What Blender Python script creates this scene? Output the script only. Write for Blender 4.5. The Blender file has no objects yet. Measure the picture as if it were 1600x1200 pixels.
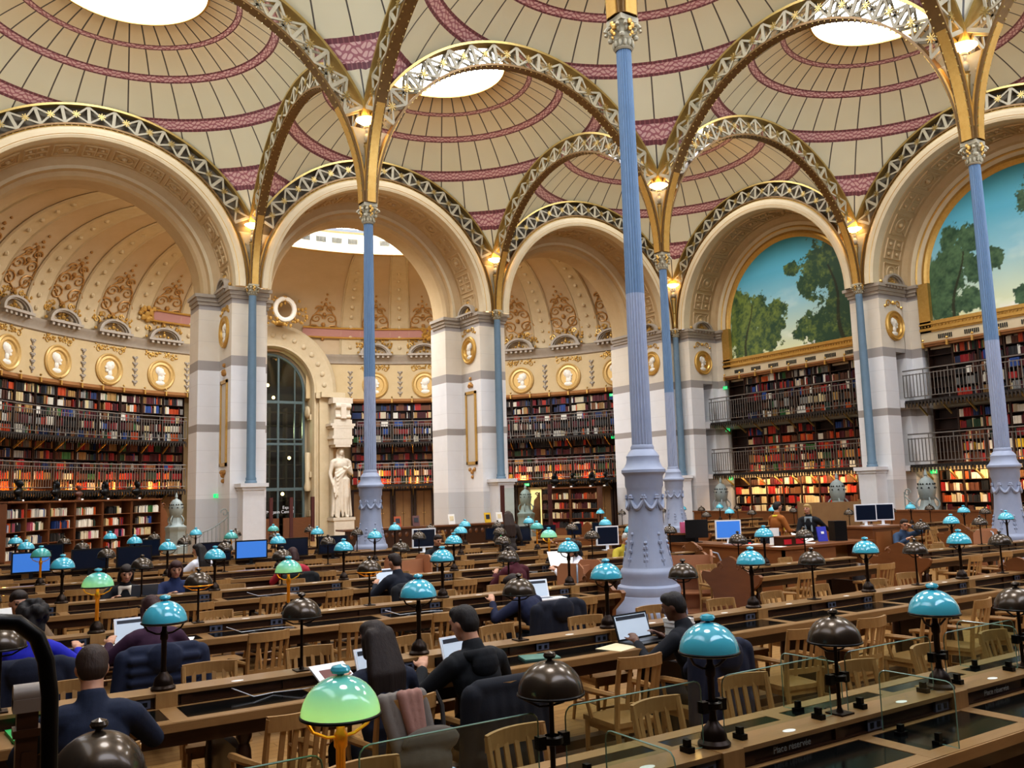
import bpy, math, random
import numpy as np
from mathutils import Vector, Matrix
RND = random.Random(11)
SC = bpy.context.scene
COL = SC.collection
PI = math.pi
sin, cos, rad = math.sin, math.cos, math.radians

# ------------------------------------------------------------------ materials
def lin(h):
    if not isinstance(h, str): return tuple(h)[:3]
    h = h.lstrip('#')
    o = []
    for i in (0, 2, 4):
        c = int(h[i:i+2], 16)/255
        o.append(c/12.92 if c <= .04045 else ((c+.055)/1.055)**2.4)
    return tuple(o)

class Nd:
    """tiny wrapper so that node maths can be written as expressions"""
    def __init__(s, nt, sock): s.nt, s.s = nt, sock
    def _m(s, op, *a):
        n = s.nt.nodes.new('ShaderNodeMath'); n.operation = op
        for i, v in enumerate((s,)+a):
            if isinstance(v, Nd): s.nt.links.new(v.s, n.inputs[i])
            else: n.inputs[i].default_value = v
        return Nd(s.nt, n.outputs[0])
    def __add__(s, o): return s._m('ADD', o)
    def __sub__(s, o): return s._m('SUBTRACT', o)
    def __mul__(s, o): return s._m('MULTIPLY', o)
    def __truediv__(s, o): return s._m('DIVIDE', o)
    def lt(s, o): return s._m('LESS_THAN', o)
    def gt(s, o): return s._m('GREATER_THAN', o)
    def sqrt(s): return s._m('SQRT')
    def abs(s): return s._m('ABSOLUTE')
    def fract(s): return s._m('FRACT')
    def atan2(s, o): return s._m('ARCTAN2', o)
    def sin(s): return s._m('SINE')
    def mx(s, o): return s._m('MAXIMUM', o)
    def clamp(s): return s._m('MULTIPLY', 1.0).cl()
    def cl(s): s.s.node.use_clamp = True; return s

def new_mat(name):
    m = bpy.data.materials.new(name); m.use_nodes = True
    nt = m.node_tree
    return m, nt, nt.nodes['Principled BSDF']

def coords(nt, kind='Object'):
    if kind == 'World':
        g = nt.nodes.new('ShaderNodeNewGeometry'); o = g.outputs['Position']
    else:
        t = nt.nodes.new('ShaderNodeTexCoord'); o = t.outputs[kind]
    x = nt.nodes.new('ShaderNodeSeparateXYZ'); nt.links.new(o, x.inputs[0])
    return o, Nd(nt, x.outputs[0]), Nd(nt, x.outputs[1]), Nd(nt, x.outputs[2])

def mixc(nt, fac, a, b):
    n = nt.nodes.new('ShaderNodeMix'); n.data_type = 'RGBA'
    if isinstance(fac, Nd): nt.links.new(fac.s, n.inputs[0])
    else: n.inputs[0].default_value = fac
    for k, v in ((6, a), (7, b)):
        if isinstance(v, (str, tuple)): n.inputs[k].default_value = (*lin(v), 1)
        else: nt.links.new(v, n.inputs[k])
    return n.outputs[2]

def noise(nt, vec, scale, detail=3, rough=.5, stretch=None):
    n = nt.nodes.new('ShaderNodeTexNoise'); n.inputs['Scale'].default_value = scale
    n.inputs['Detail'].default_value = detail; n.inputs['Roughness'].default_value = rough
    if stretch:
        mp = nt.nodes.new('ShaderNodeMapping'); mp.inputs['Scale'].default_value = stretch
        nt.links.new(vec, mp.inputs[0]); vec = mp.outputs[0]
    nt.links.new(vec, n.inputs['Vector'])
    return Nd(nt, n.outputs[0])

def bump(nt, bs, h, strength=.3, dist=.01):
    b = nt.nodes.new('ShaderNodeBump'); b.inputs['Strength'].default_value = strength; b.inputs['Distance'].default_value = dist
    nt.links.new(h.s if isinstance(h, Nd) else h, b.inputs['Height']); nt.links.new(b.outputs[0], bs.inputs['Normal'])

def M(name, col, rough=.6, metal=0., var=None, vs=8., stretch=None, bmp=0., coat=0., emit=None, es=0., kind='Object'):
    m, nt, b = new_mat(name)
    b.inputs['Roughness'].default_value = rough; b.inputs['Metallic'].default_value = metal
    b.inputs['Base Color'].default_value = (*lin(col), 1)
    b.inputs['Coat Weight'].default_value = coat; b.inputs['Coat Roughness'].default_value = .06
    o = coords(nt, kind)[0]
    n = noise(nt, o, vs, 4, .6, stretch)
    if var: nt.links.new(mixc(nt, n, col, var), b.inputs['Base Color'])
    if bmp: bump(nt, b, n, bmp)
    if emit:
        b.inputs['Emission Color'].default_value = (*lin(emit), 1); b.inputs['Emission Strength'].default_value = es
    return m

OAK = M('oak', '#b28c5a', .38, var='#906a3e', vs=5, stretch=(8, 8, 1.2), coat=.2)
OAKL = M('light_oak_edge', '#a27e52', .35, var='#83623c', vs=6, stretch=(1, 12, 8), coat=.25)
WALN = M('dark_walnut', '#4a2c18', .35, var='#2e1a0e', vs=4, stretch=(1, 9, 9), coat=.2)
WALM = M('brown_desk_wood', '#74492a', .38, var='#52321b', vs=4, stretch=(1, 9, 9), coat=.2)
SHELFW = M('bookcase_wood', '#3d2415', .5, var='#2a170d', vs=3)
CASEW = M('low_bookcase_wood', '#7d4f30', .45, var='#633c22', vs=3)
CUPB = M('cupboard_tan_wood', '#98744a', .5, var='#7c5b38', vs=3)
DESKW = M('reddish_counter_wood', '#835430', .4, var='#6b4223', vs=2, stretch=(1, 1, 5))
CARTW = M('pale_cart_wood', '#b98562', .45, var='#a37050', vs=3)
BLACKL = M('black_desk_leather', '#0b0c0c', .12, var='#141615', vs=20)
TURQ = M('turquoise_enamel', '#55bccf', .12, var='#4cb0c4', vs=6, coat=1.)
BRONZE = M('dark_bronze_shade', '#40382f', .27, .7, var='#574b3e', vs=9, coat=.3)
BLKM = M('black_metal', '#15120f', .35, .6)
STEM = M('dark_bronze_stem', '#2b1d12', .35, .6)
LITM = M('lamplit_bronze_glow', '#d9922e', .3, .8, emit='#ff9a20', es=.10)  # lit copy of the stem bronze, bulb light put into colour and glow
WHITEI = M('white_enamel_inside', '#e8e2d2', .3)
GOLD = M('gilding', '#dcb870', .38, .6, var='#c2964a', vs=9, bmp=.2)
GOLDP = M('pale_gilt_iron', '#bba468', .4, .55, var='#9c8650', vs=5)
IRON = M('stone_grey_iron', '#b9b29c', .5, .0, var='#a09880', vs=6)
IRONB = M('brown_rusty_iron', '#86683f', .45, .35, var='#6b5535', vs=7)
CREAM = M('cream_plaster', '#dccdae', .55, var='#cdbb97', vs=3)
SOFF = M('tan_soffit_plaster', '#c6ad85', .6, var='#b59a71', vs=3)
COVE = M('brown_pink_cove_plaster', '#cbb595', .6, var='#b9a07c', vs=1.2)
COVER = M('cove_rib_plaster', '#d3c19f', .6, var='#c0ab85', vs=3)
ARAB = M('old_gold_arabesque', '#c2995c', .45, .4, var='#a87a48', vs=6)
PINKF = M('pink_frieze', '#b98a80', .6)
GREYST = M('grey_cornice_stone', '#b3a898', .6, var='#9d9284', vs=5)
WSTONE = M('white_statue_stone', '#ddd2c0', .6, var='#c5b8a2', vs=6, bmp=.1)
MEDW = M('white_relief_plaster', '#e9e2d3', .6)
URN = M('grey_green_urn', '#97a09c', .5, var='#848d8a', vs=8)
URND = M('dark_pierced_hole', '#1c1f1f', .8)
BUSTM = M('black_bust_bronze', '#151515', .35, .5)
RAIL = M('grey_iron_rail', '#85807a', .45, .6)
RAILD = M('dark_gallery_iron', '#2c2622', .6, .2)
BLUEI = M('blue_grey_iron_column', '#6c87a4', .42, .0, var='#627c98', vs=4)
BASEI = M('lavender_grey_iron', '#9ea6ba', .45, var='#9099ad', vs=5, bmp=.08)
WCOLI = M('slate_blue_iron_column', '#6c8496', .45, var='#5f7787', vs=5)
GLASSG = None
WHITEP = M('white_paper', '#f1eee6', .6)
CREAMP = M('cream_paper', '#e3d3ac', .6)
PLASTW = M('white_plastic', '#e9eaec', .35)
PLASTB = M('black_plastic', '#0e0f11', .35)
GREYP = M('grey_plastic', '#565b63', .4)
SCRB = M('blue_lit_screen', '#3f6fb8', .2, emit='#4a86d8', es=.55)
SCRD = M('dark_screen', '#1a2436', .12)
SCRP = M('pale_lit_screen', '#b8c2cc', .2, emit='#b9c6d2', es=.4)
SCRG = M('green_lit_screen', '#30c060', .2, emit='#30d070', es=.6)
EXITM = M('green_exit_sign', '#12a35a', .4, emit='#14c46a', es=1.6)
SOCK = M('grey_blue_socket_plate', '#5c6273', .4)
TAGM = M('white_number_tag', '#f2f0ea', .4)
REDL = M('red_label', '#c0202e', .5)
BLUEF = M('royal_blue_cover', '#3a3fae', .4)
PINKB = M('pink_cover', '#d46a90', .5)
GREENF = M('green_folder', '#2fae5a', .45)
STEELT = M('grey_steel_tube', '#9aa3ad', .35, .6)
GREYB = M('graphite_panel', '#2d3038', .4)

def glass_mat():
    m, nt, b = new_mat('clear_partition_glass')
    nt.nodes.remove(b)
    tr = nt.nodes.new('ShaderNodeBsdfTransparent'); tr.inputs[0].default_value = (.90, .95, .92, 1)
    gl = nt.nodes.new('ShaderNodeBsdfGlossy'); gl.inputs['Roughness'].default_value = .03
    mx = nt.nodes.new('ShaderNodeMixShader'); mx.inputs[0].default_value = .045
    nt.links.new(tr.outputs[0], mx.inputs[1]); nt.links.new(gl.outputs[0], mx.inputs[2])
    nt.links.new(mx.outputs[0], nt.nodes['Material Output'].inputs[0])
    return m
GLASSG = glass_mat()
GLEDGE = M('green_glass_edge', '#7d9a8c', .15, emit='#8fd0b0', es=.0)

def lit_shade():
    m, nt, b = new_mat('lit_turquoise_glass')
    o, x, y, z = coords(nt)
    b.inputs['Roughness'].default_value = .12; b.inputs['Coat Weight'].default_value = 1.
    b.inputs['Base Color'].default_value = (*lin('#4fb9b8'), 1)
    tl = nt.nodes.new('ShaderNodeBsdfTranslucent'); tl.inputs[0].default_value = (*lin('#b4f0bc'), 1)
    mx = nt.nodes.new('ShaderNodeMixShader'); f = ((z*-1+.535)/.10).cl()*.42+.05
    nt.links.new(f.s, mx.inputs[0])
    nt.links.new(b.outputs[0], mx.inputs[1]); nt.links.new(tl.outputs[0], mx.inputs[2])
    nt.links.new(mx.outputs[0], nt.nodes['Material Output'].inputs[0])
    return m
LITS = lit_shade()

def parquet():
    m, nt, b = new_mat('oak_parquet')
    o, x, y, z = coords(nt, 'World')
    br = nt.nodes.new('ShaderNodeTexBrick'); br.inputs['Scale'].default_value = 1.
    br.inputs['Brick Width'].default_value = .7; br.inputs['Row Height'].default_value = .11; br.inputs['Mortar Size'].default_value = .004
    br.inputs['Color1'].default_value = (*lin('#b5925f'), 1); br.inputs['Color2'].default_value = (*lin('#9f7c4c'), 1); br.inputs['Mortar'].default_value = (*lin('#5b3d20'), 1)
    nt.links.new(o, br.inputs['Vector'])
    n = noise(nt, o, 3, 3, .5, (1, 8, 1))
    nt.links.new(mixc(nt, n*.5, br.outputs[0], '#8d6034'), b.inputs['Base Color'])
    b.inputs['Roughness'].default_value = .3
    return m
PARQ = parquet()

def dome_mat():
    m, nt, b = new_mat('cream_tiled_dome')
    o, x, y, z = coords(nt)
    r = (x*x+y*y).sqrt()
    ang = y.atan2(x)
    f = (ang*(40/(2*PI))+.5).fract()-.5
    line = (f.abs()*r*(2*PI/40)).lt(.022)
    base = mixc(nt, noise(nt, o, .5, 2), '#d8d3ba', '#cbc3a3')
    upper = mixc(nt, ((r*-1+4.6)/2.4).cl(), base, '#d3bd96')  # warm light round the oculus painted as tan over the cream
    c = mixc(nt, line, upper, '#57524a')
    edge = None; core = None
    for rb, w in ((2.96, .085), (3.98, .12), (5.24, .16), (6.40, .2)):
        d = (r-rb).abs()
        e = d.lt(w); k = d.lt(w*.62)
        edge = e if edge is None else edge.mx(e)
        core = k if core is None else core.mx(k)
    u = ang*(r._m('ROUND'))
    sc = ((u*24).sin()*.5+(r*60+(u*12).sin()*2).sin()*.5).abs()
    scal = (u*22).sin().abs()
    pink = mixc(nt, sc.lt(.36), '#cdaaa4', '#a06a70')
    c = mixc(nt, edge, c, mixc(nt, scal.lt(.4), '#6e4248', '#8a5a5c'))
    c = mixc(nt, core, c, pink)
    nt.links.new(c, b.inputs['Base Color'])
    b.inputs['Roughness'].default_value = .28
    b.inputs['Specular IOR Level'].default_value = .45
    return m
DOME = dome_mat()

def stone_bands():
    m, nt, b = new_mat('banded_pier_stone')
    o, x, y, z = coords(nt, 'World')
    n = noise(nt, o, 1.5, 4, .6)
    c = mixc(nt, n, '#ecebea', '#dddcdb')
    c = mixc(nt, z.gt(7.1), c, mixc(nt, n, '#e6ddcd', '#d6cab6'))
    for a, t in ((6.75, 7.1), (4.55, 4.82), (8.95, 9.25)):
        c = mixc(nt, (z-(a+t)/2).abs().lt((t-a)/2), c, '#a9a29c')
    c = mixc(nt, z.lt(2.2), c, '#cfcfcf')
    # courses
    j = ((z*(1/.78)).fract()-.5).abs().gt(.492)
    c = mixc(nt, j*.3, c, '#a8a39d')
    nt.links.new(c, b.inputs['Base Color']); b.inputs['Roughness'].default_value = .6
    return m
STONE = stone_bands()

def sky_glass():
    m, nt, b = new_mat('bright_skylight_glass')
    o, x, y, z = coords(nt)
    r = (x*x+y*y).sqrt()
    f = ((y.atan2(x))*(16/(2*PI))).fract()-.5
    bar = (f.abs()*r).lt(.05).mx((r-1.05).abs().lt(.03)).mx((r-1.6).abs().lt(.02))
    b.inputs['Base Color'].default_value = (.8, .8, .8, 1)
    c = mixc(nt, bar, '#f6faff', '#c3ccd8')
    nt.links.new(c, b.inputs['Emission Color']); b.inputs['Emission Strength'].default_value = SKY_E
    return m
SKY_E = 20.
SKYG = sky_glass()

def attr_mat(name, rough=.5, attr='Col', emit=0):
    m, nt, b = new_mat(name)
    a = nt.nodes.new('ShaderNodeAttribute'); a.attribute_name = attr
    nt.links.new(a.outputs['Color'], b.inputs['Base Color']); b.inputs['Roughness'].default_value = rough
    if emit:
        nt.links.new(a.outputs['Color'], b.inputs['Emission Color']); b.inputs['Emission Strength'].default_value = emit
    return m
BOOKA = attr_mat('book_covers', .55)
PAINT = attr_mat('oil_paint', .45)

def objcol_mat(name, rough=.5):
    m, nt, b = new_mat(name)
    a = nt.nodes.new('ShaderNodeObjectInfo')
    nt.links.new(a.outputs['Color'], b.inputs['Base Color']); b.inputs['Roughness'].default_value = rough
    return m
BOOKO = objcol_mat('book_cloth')

# ------------------------------------------------------------------ mesh builder
class MB:
    def __init__(s): s.v, s.f, s.m = [], [], []
    def add(s, vs, fs, mi=0):
        k = len(s.v); s.v += [tuple(p) for p in vs]
        for f in fs: s.f.append(tuple(i+k for i in f)); s.m.append(mi)
        return s
    def box(s, c, d, rz=0., mi=0, T=None):
        x, y, z = d[0]/2, d[1]/2, d[2]/2
        vs = [(-x, -y, -z), (x, -y, -z), (x, y, -z), (-x, y, -z), (-x, -y, z), (x, -y, z), (x, y, z), (-x, y, z)]
        if T is not None: vs = [T @ Vector(p) for p in vs]
        ca, sa = cos(rz), sin(rz)
        vs = [(c[0]+p[0]*ca-p[1]*sa, c[1]+p[0]*sa+p[1]*ca, c[2]+p[2]) for p in vs]
        return s.add(vs, [(0, 3, 2, 1), (4, 5, 6, 7), (0, 1, 5, 4), (1, 2, 6, 5), (2, 3, 7, 6), (3, 0, 4, 7)], mi)
    def bbox(s, a, b, mi=0):
        return s.box([(a[i]+b[i])/2 for i in range(3)], [abs(b[i]-a[i]) for i in range(3)], 0, mi)
    def beam(s, p, q, w, h, mi=0, up=(0, 0, 1)):
        p, q = Vector(p), Vector(q); d = q-p; L = d.length
        if L < 1e-6: return s
        d /= L; up = Vector(up)
        sx = d.cross(up)
        if sx.length < 1e-4: sx = d.cross(Vector((1, 0, 0)))
        sx.normalize(); uz = sx.cross(d)
        vs = [e+sx*(a*w/2)+uz*(b*h/2) for e in (p, q) for a, b in ((-1, -1), (1, -1), (1, 1), (-1, 1))]
        return s.add(vs, [(0, 1, 2, 3), (7, 6, 5, 4), (0, 4, 5, 1), (1, 5, 6, 2), (2, 6, 7, 3), (3, 7, 4, 0)], mi)
    def tube(s, pts, r, n=8, mi=0, closed=False):
        pts = [Vector(p) for p in pts]; N = len(pts)
        rs = r if isinstance(r, (list, tuple)) else [r]*N
        rings = []; prev = None
        for i, p in enumerate(pts):
            a = pts[(i-1) % N] if (closed or i > 0) else p
            b = pts[(i+1) % N] if (closed or i < N-1) else p
            t = (b-a).normalized() if (b-a).length > 1e-9 else Vector((0, 0, 1))
            if prev is None:
                u = t.cross(Vector((0, 0, 1)))
                if u.length < 1e-3: u = t.cross(Vector((1, 0, 0)))
            else: u = prev-t*prev.dot(t)
            u.normalize(); prev = u; w = t.cross(u)
            rings.append([p+(u*cos(2*PI*k/n)+w*sin(2*PI*k/n))*rs[i] for k in range(n)])
        vs = [q for g in rings for q in g]; fs = []
        for i in range(N if closed else N-1):
            for k in range(n):
                a, b = i*n+k, i*n+(k+1) % n; j = ((i+1) % N)*n
                fs.append((a, b, j+(k+1) % n, j+k))
        if not closed: fs += [tuple(range(n))[::-1], tuple((N-1)*n+k for k in range(n))]
        return s.add(vs, fs, mi)
    def lathe(s, prof, n=24, mi=0, c=(0, 0, 0), a0=0, a1=2*PI, sx=1, sy=1):
        full = abs(a1-a0-2*PI) < 1e-6; m = n if full else n+1
        vs = [(c[0]+r*cos(a0+(a1-a0)*k/n)*sx, c[1]+r*sin(a0+(a1-a0)*k/n)*sy, c[2]+z) for r, z in prof for k in range(m)]
        fs = []
        for i in range(len(prof)-1):
            for k in range(n):
                k2 = (k+1) % m if full else k+1
                fs.append((i*m+k, i*m+k2, (i+1)*m+k2, (i+1)*m+k))
        return s.add(vs, fs, mi)
    def ball(s, c, r, n=10, mi=0, T=None):
        r = (r, r, r) if not isinstance(r, (tuple, list)) else r
        k = max(4, n//2); vs = []; fs = []
        for i in range(k+1):
            t = PI*i/k
            for j in range(n):
                p = Vector((sin(t)*cos(2*PI*j/n)*r[0], sin(t)*sin(2*PI*j/n)*r[1], -cos(t)*r[2]))
                if T is not None: p = T @ p
                vs.append((c[0]+p[0], c[1]+p[1], c[2]+p[2]))
        for i in range(k):
            for j in range(n): fs.append((i*n+j, i*n+(j+1) % n, (i+1)*n+(j+1) % n, (i+1)*n+j))
        return s.add(vs, fs, mi)
    def capsule(s, p, r0, q, r1, n=12, mi=0):
        p, q = Vector(p), Vector(q); d = q-p; L = d.length
        if L < 1e-6: return s.ball(p, max(r0, r1), n, mi)
        d /= L; pts = []; rs = []
        for t in (-1, -.85, -.5, 0):
            pts.append(p+d*r0*t); rs.append(max(1e-4, r0*math.sqrt(max(0, 1-t*t))))
        for t in (0, .5, .85, 1):
            pts.append(q+d*r1*t); rs.append(max(1e-4, r1*math.sqrt(max(0, 1-t*t))))
        return s.tube(pts, rs, n, mi)
    def grid(s, f, nu, nv, mi=0):
        vs = [f(i/nu, j/nv) for i in range(nu+1) for j in range(nv+1)]
        fs = [(i*(nv+1)+j, (i+1)*(nv+1)+j, (i+1)*(nv+1)+j+1, i*(nv+1)+j+1) for i in range(nu) for j in range(nv)]
        return s.add(vs, fs, mi)
    def prism(s, poly, f, t, mi=0):
        """poly (a,b) extruded: f(a,b,h) with h in 0..t"""
        n = len(poly)
        vs = [f(a, b, 0) for a, b in poly]+[f(a, b, t) for a, b in poly]
        return s.add(vs, [tuple(range(n))[::-1], tuple(range(n, 2*n))]+[(i, (i+1) % n, n+(i+1) % n, n+i) for i in range(n)], mi)
    def xf(s, fn):
        s.v = [tuple(fn(Vector(p))) for p in s.v]; return s
    def merge(s, o, fn=None, mi=None):
        k = len(s.v); s.v += [tuple(fn(Vector(p))) if fn else p for p in o.v]
        s.f += [tuple(i+k for i in f) for f in o.f]; s.m += [m if mi is None else mi for m in o.m]
        return s
    def mesh(s, name, mats, sharp=38):
        me = bpy.data.meshes.new(name)
        me.from_pydata(s.v, [], s.f)
        for m in (mats if isinstance(mats, (list, tuple)) else [mats]): me.materials.append(m)
        if len(me.materials) > 1: me.polygons.foreach_set('material_index', s.m)
        me.polygons.foreach_set('use_smooth', [True]*len(me.polygons))
        me.set_sharp_from_angle(angle=rad(sharp))
        me.update()
        return me

# ------------------------------------------------------------------ objects
def link(name, data, parent=None, loc=(0, 0, 0), rz=0.):
    o = bpy.data.objects.new(name, data); COL.objects.link(o)
    o.location = loc; o.rotation_euler = (0, 0, rz)
    if parent is not None: o.parent = parent
    return o
def tag(o, label=None, cat=None, group=None, kind=None):
    if label: o['label'] = label
    if cat: o['category'] = cat
    if group: o['group'] = group
    if kind: o['kind'] = kind
    return o
def thing(name, label, cat, loc=(0, 0, 0), rz=0., group=None):
    return tag(link(name, None, None, loc, rz), label, cat, group)
def part(name, mb, mats, parent, label=None, sharp=38):
    o = link(name, mb.mesh(name, mats, sharp), parent)
    if label: o['label'] = label
    return o
def solo(name, mb, mats, label, cat, group=None, loc=(0, 0, 0), rz=0., sharp=38):
    return tag(link(name, mb.mesh(name, mats, sharp), None, loc, rz), label, cat, group)
def struct(name, mb, mats, label=None, loc=(0, 0, 0), rz=0., parent=None, sharp=38):
    return tag(link(name, mb.mesh(name, mats, sharp), parent, loc, rz), label, None if parent else name.split('.')[0].split('_')[0], None, 'structure')
def dup(o, loc=None, rz=None, label=None, group=None):
    def cp(s, par):
        c = s.copy(); COL.objects.link(c)
        if par is not None: c.parent = par
        for ch in kids.get(s.name, ()): cp(ch, c)
        return c
    kids = {}
    for ch in o.children_recursive: kids.setdefault(ch.parent.name, []).append(ch)
    c = cp(o, None)
    if loc is not None: c.location = loc
    if rz is not None: c.rotation_euler = (0, 0, rz)
    if label: c['label'] = label
    if group: c['group'] = group
    return c
ORD = ['first', 'second', 'third', 'fourth', 'fifth', 'sixth', 'seventh', 'eighth', 'ninth', 'tenth', 'eleventh', 'twelfth', 'thirteenth', 'fourteenth', 'fifteenth', 'sixteenth', 'seventeenth', 'eighteenth', 'nineteenth', 'twentieth', 'twenty-first', 'twenty-second', 'twenty-third', 'twenty-fourth', 'twenty-fifth', 'twenty-sixth']
ORD += ['number '+str(k) for k in range(27, 90)]
LIGHTS = []
def plight(name, loc, e, col, size=.05):
    l = bpy.data.lights.new(name, 'POINT'); l.energy = e; l.color = lin(col); l.shadow_soft_size = size
    o = link(name, l, None, loc); return o

# ------------------------------------------------------------------ camera
cam_d = bpy.data.cameras.new('camera'); cam = link('camera', cam_d)
F_, CX, CY, YAW, PIT, ROL = 1355.0851, 1.37064, .18993, .574782, .124504, -.0284884
fw = Vector((sin(YAW)*cos(PIT), cos(YAW)*cos(PIT), sin(PIT)))
r_ = Vector((cos(YAW), -sin(YAW), 0)); u_ = r_.cross(fw)
r2 = cos(ROL)*r_+sin(ROL)*u_; u2 = cos(ROL)*u_-sin(ROL)*r_
cam.matrix_world = Matrix(((r2.x, u2.x, -fw.x, CX), (r2.y, u2.y, -fw.y, CY), (r2.z, u2.z, -fw.z, 2.12), (0, 0, 0, 1)))
cam_d.sensor_width = 36; cam_d.lens = 36*F_/1600; cam_d.clip_end = 200; cam_d.clip_start = .05
SC.camera = cam
# ------------------------------------------------------------------ room shell
floor = MB().bbox((-1, -1.5, -.1), (34, 46, 0))
struct('floor', floor, PARQ, 'light oak parquet floor running under all the reading tables')

ZS = 9.5
def dome_mesh():
    mb = MB(); NA, NR = 128, 22; R0, RS = 2.15, 7.43
    def f(i, j):
        a = 2*PI*i; rm = 5/max(abs(cos(a)), abs(sin(a)))
        r = R0+(rm-R0)*j
        return (r*cos(a), r*sin(a), math.sqrt(RS*RS-r*r))
    mb.grid(f, NA, NR)
    return mb
rim = MB().lathe([(2.15, 7.09), (2.08, 7.08), (2.05, 7.18), (2.08, 7.55), (2.2, 7.55)], 64)
glass_sky = MB().lathe([(0.001, 7.52), (1.0, 7.5), (2.09, 7.44)], 48)
dm, rm_, gm = dome_mesh().mesh('ceiling', DOME), rim.mesh('trim_1', GOLD), glass_sky.mesh('window_1', SKYG)
names9 = {(0, 2): 'far left', (1, 2): 'far middle', (2, 2): 'far right', (0, 1): 'middle left', (1, 1): 'central', (2, 1): 'middle right', (0, 0): 'near left', (1, 0): 'near middle', (2, 0): 'near right'}
for i in range(3):
    for j in range(3):
        c = (5+10*i, 5+10*j, ZS)
        o = tag(link('ceiling', dm, None, c), f'cream tiled dome with pink painted rings, {names9[i, j]} of the nine', 'ceiling', None, 'structure')
        tag(link('trim_1', rm_, o), None, None, None, 'structure')
        tag(link('window_1', gm, None, c), f'round white skylight in the {names9[i, j]} dome', 'window', None, 'structure')

# ------------------------------------------------------------------ iron lattice ribs
def rib_parts():
    arc = lambda r, t: (5-r*cos(t), ZS+r*sin(t))
    fl = MB(); t0 = math.acos(5/5.5)
    def band(mb, ra, rb, w, a, b, n, mi=0):
        P = []
        for k in range(n+1):
            t = a+(b-a)*k/n
            (xa, za), (xb, zb) = arc(ra, t), arc(rb, t)
            P += [(xa, -w, za), (xa, w, za), (xb, w, zb), (xb, -w, zb)]
        F = []
        for k in range(n):
            i = 4*k
            for e in range(4): F.append((i+e, i+(e+1) % 4, i+4+(e+1) % 4, i+4+e))
        mb.add(P, F, mi)
    band(fl, 5.50, 5.43, .19, t0, PI-t0, 64)
    inn = MB(); band(inn, 4.86, 4.80, .15, .0, PI, 72)
    riv = MB()
    for k in range(76):
        t = .06+(PI-.12)*k/75
        for w in (-.11, .11):
            x, z = arc(4.79, t); riv.box((x, w, z), (.035, .03, .035), 0)
    gl = MB(); band(gl, 4.90, 4.86, .165, 0, .40, 8); band(gl, 4.90, 4.86, .165, PI-.40, PI, 8)
    band(gl, 4.80, 4.775, .11, 0, .52, 10); band(gl, 4.80, 4.775, .11, PI-.52, PI, 10)
    lat = MB(); ros = MB(); NP = 15; a0, a1 = rad(27.5), rad(152.5); st = (a1-a0)/NP
    for k in range(NP+1):
        t = a0+st*k
        for w in (-.12, .12):
            (xa, za), (xb, zb) = arc(4.85, t), arc(5.44, t)
            lat.beam((xa, w, za), (xb, w, zb), .1, .04, up=(0, 1, 0))
        if k == NP: break
        for w in (-.12, .12):
            p00, p01 = arc(4.87, t), arc(5.42, t); p10, p11 = arc(4.87, t+st), arc(5.42, t+st)
            lat.beam((p00[0], w, p00[1]), (p11[0], w, p11[1]), .06, .035, up=(0, 1, 0))
            lat.beam((p01[0], w, p01[1]), (p10[0], w, p10[1]), .06, .035, up=(0, 1, 0))
            cx, cz = arc(5.14, t+st/2); ww = w+(.025 if w > 0 else -.025)
            for q in range(4):
                b = q*PI/4
                ros.beam((cx-.12*cos(b), ww, cz-.12*sin(b)), (cx+.12*cos(b), ww, cz+.12*sin(b)), .026, .025, up=(0, 1, 0))
    # ornamental web plate below the meeting point of two ribs
    web = MB()
    for sgn in (0, 1):
        pts = []
        for k in range(9):
            t = .02+.40*k/8; x, z = arc(4.86, t); pts.append((x, z))
        pts += [(.02, pts[-1][1]), (.02, ZS+.05)]
        if sgn: pts = [(10-a, b) for a, b in pts]
        web.prism(pts, lambda a, b, h: (a, -.02+h, b), .04)
        for k in range(5):
            t = .08+.06*k; x, z = arc(4.93, t); x -= .06
            if sgn: x = 10-x
            web.ball((x, 0, z+.02), (.05, .05, .06), 6)
    inn.merge(riv, None, 1); inn.merge(gl, None, 2); lat.merge(ros, None, 1)
    return [('gilded_flange', fl.mesh('gilded_flange', GOLDP)), ('lower_flange', inn.mesh('lower_flange', [IRONB, GOLDP, GOLD])), ('lattice_web', lat.mesh('lattice_web', [IRON, GOLDP])), ('scroll_plate', web.mesh('scroll_plate', IRON))]
RIBP = rib_parts()
def rib(x, y, rz, label):
    t = thing('lattice_arch_rib', label, 'arch rib', (x, y, 0), rz, 'iron lattice arch ribs')
    for n, me in RIBP: link(n, me, t)
pos = ['left', 'middle', 'right']
for j, rw in ((1, 'nearest'), (2, 'middle'), (3, 'farthest')):
    for i in range(3):
        if j == 3: lab = f'gilt iron lattice arch rib framing the {pos[i]} arch of the curved far wall'
        else: lab = f'gilt iron lattice rib crossing the hall, {pos[i]} span of the {rw} cross row'
        rib(10*i, 10*j+(.0 if j < 3 else .08), 0, lab)
for i, rw in ((1, 'left'), (2, 'right'), (3, 'wall')):
    for j in range(3):
        dep = ['near', 'middle', 'far'][j]
        if i == 3: lab = f'gilt iron lattice arch rib over the {dep} arch of the right wall'
        else: lab = f'gilt iron lattice rib running lengthwise, {dep} span of the {rw} column line'
        rib(10*i+(.0 if i < 3 else .08), 10*j, PI/2, lab)

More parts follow.
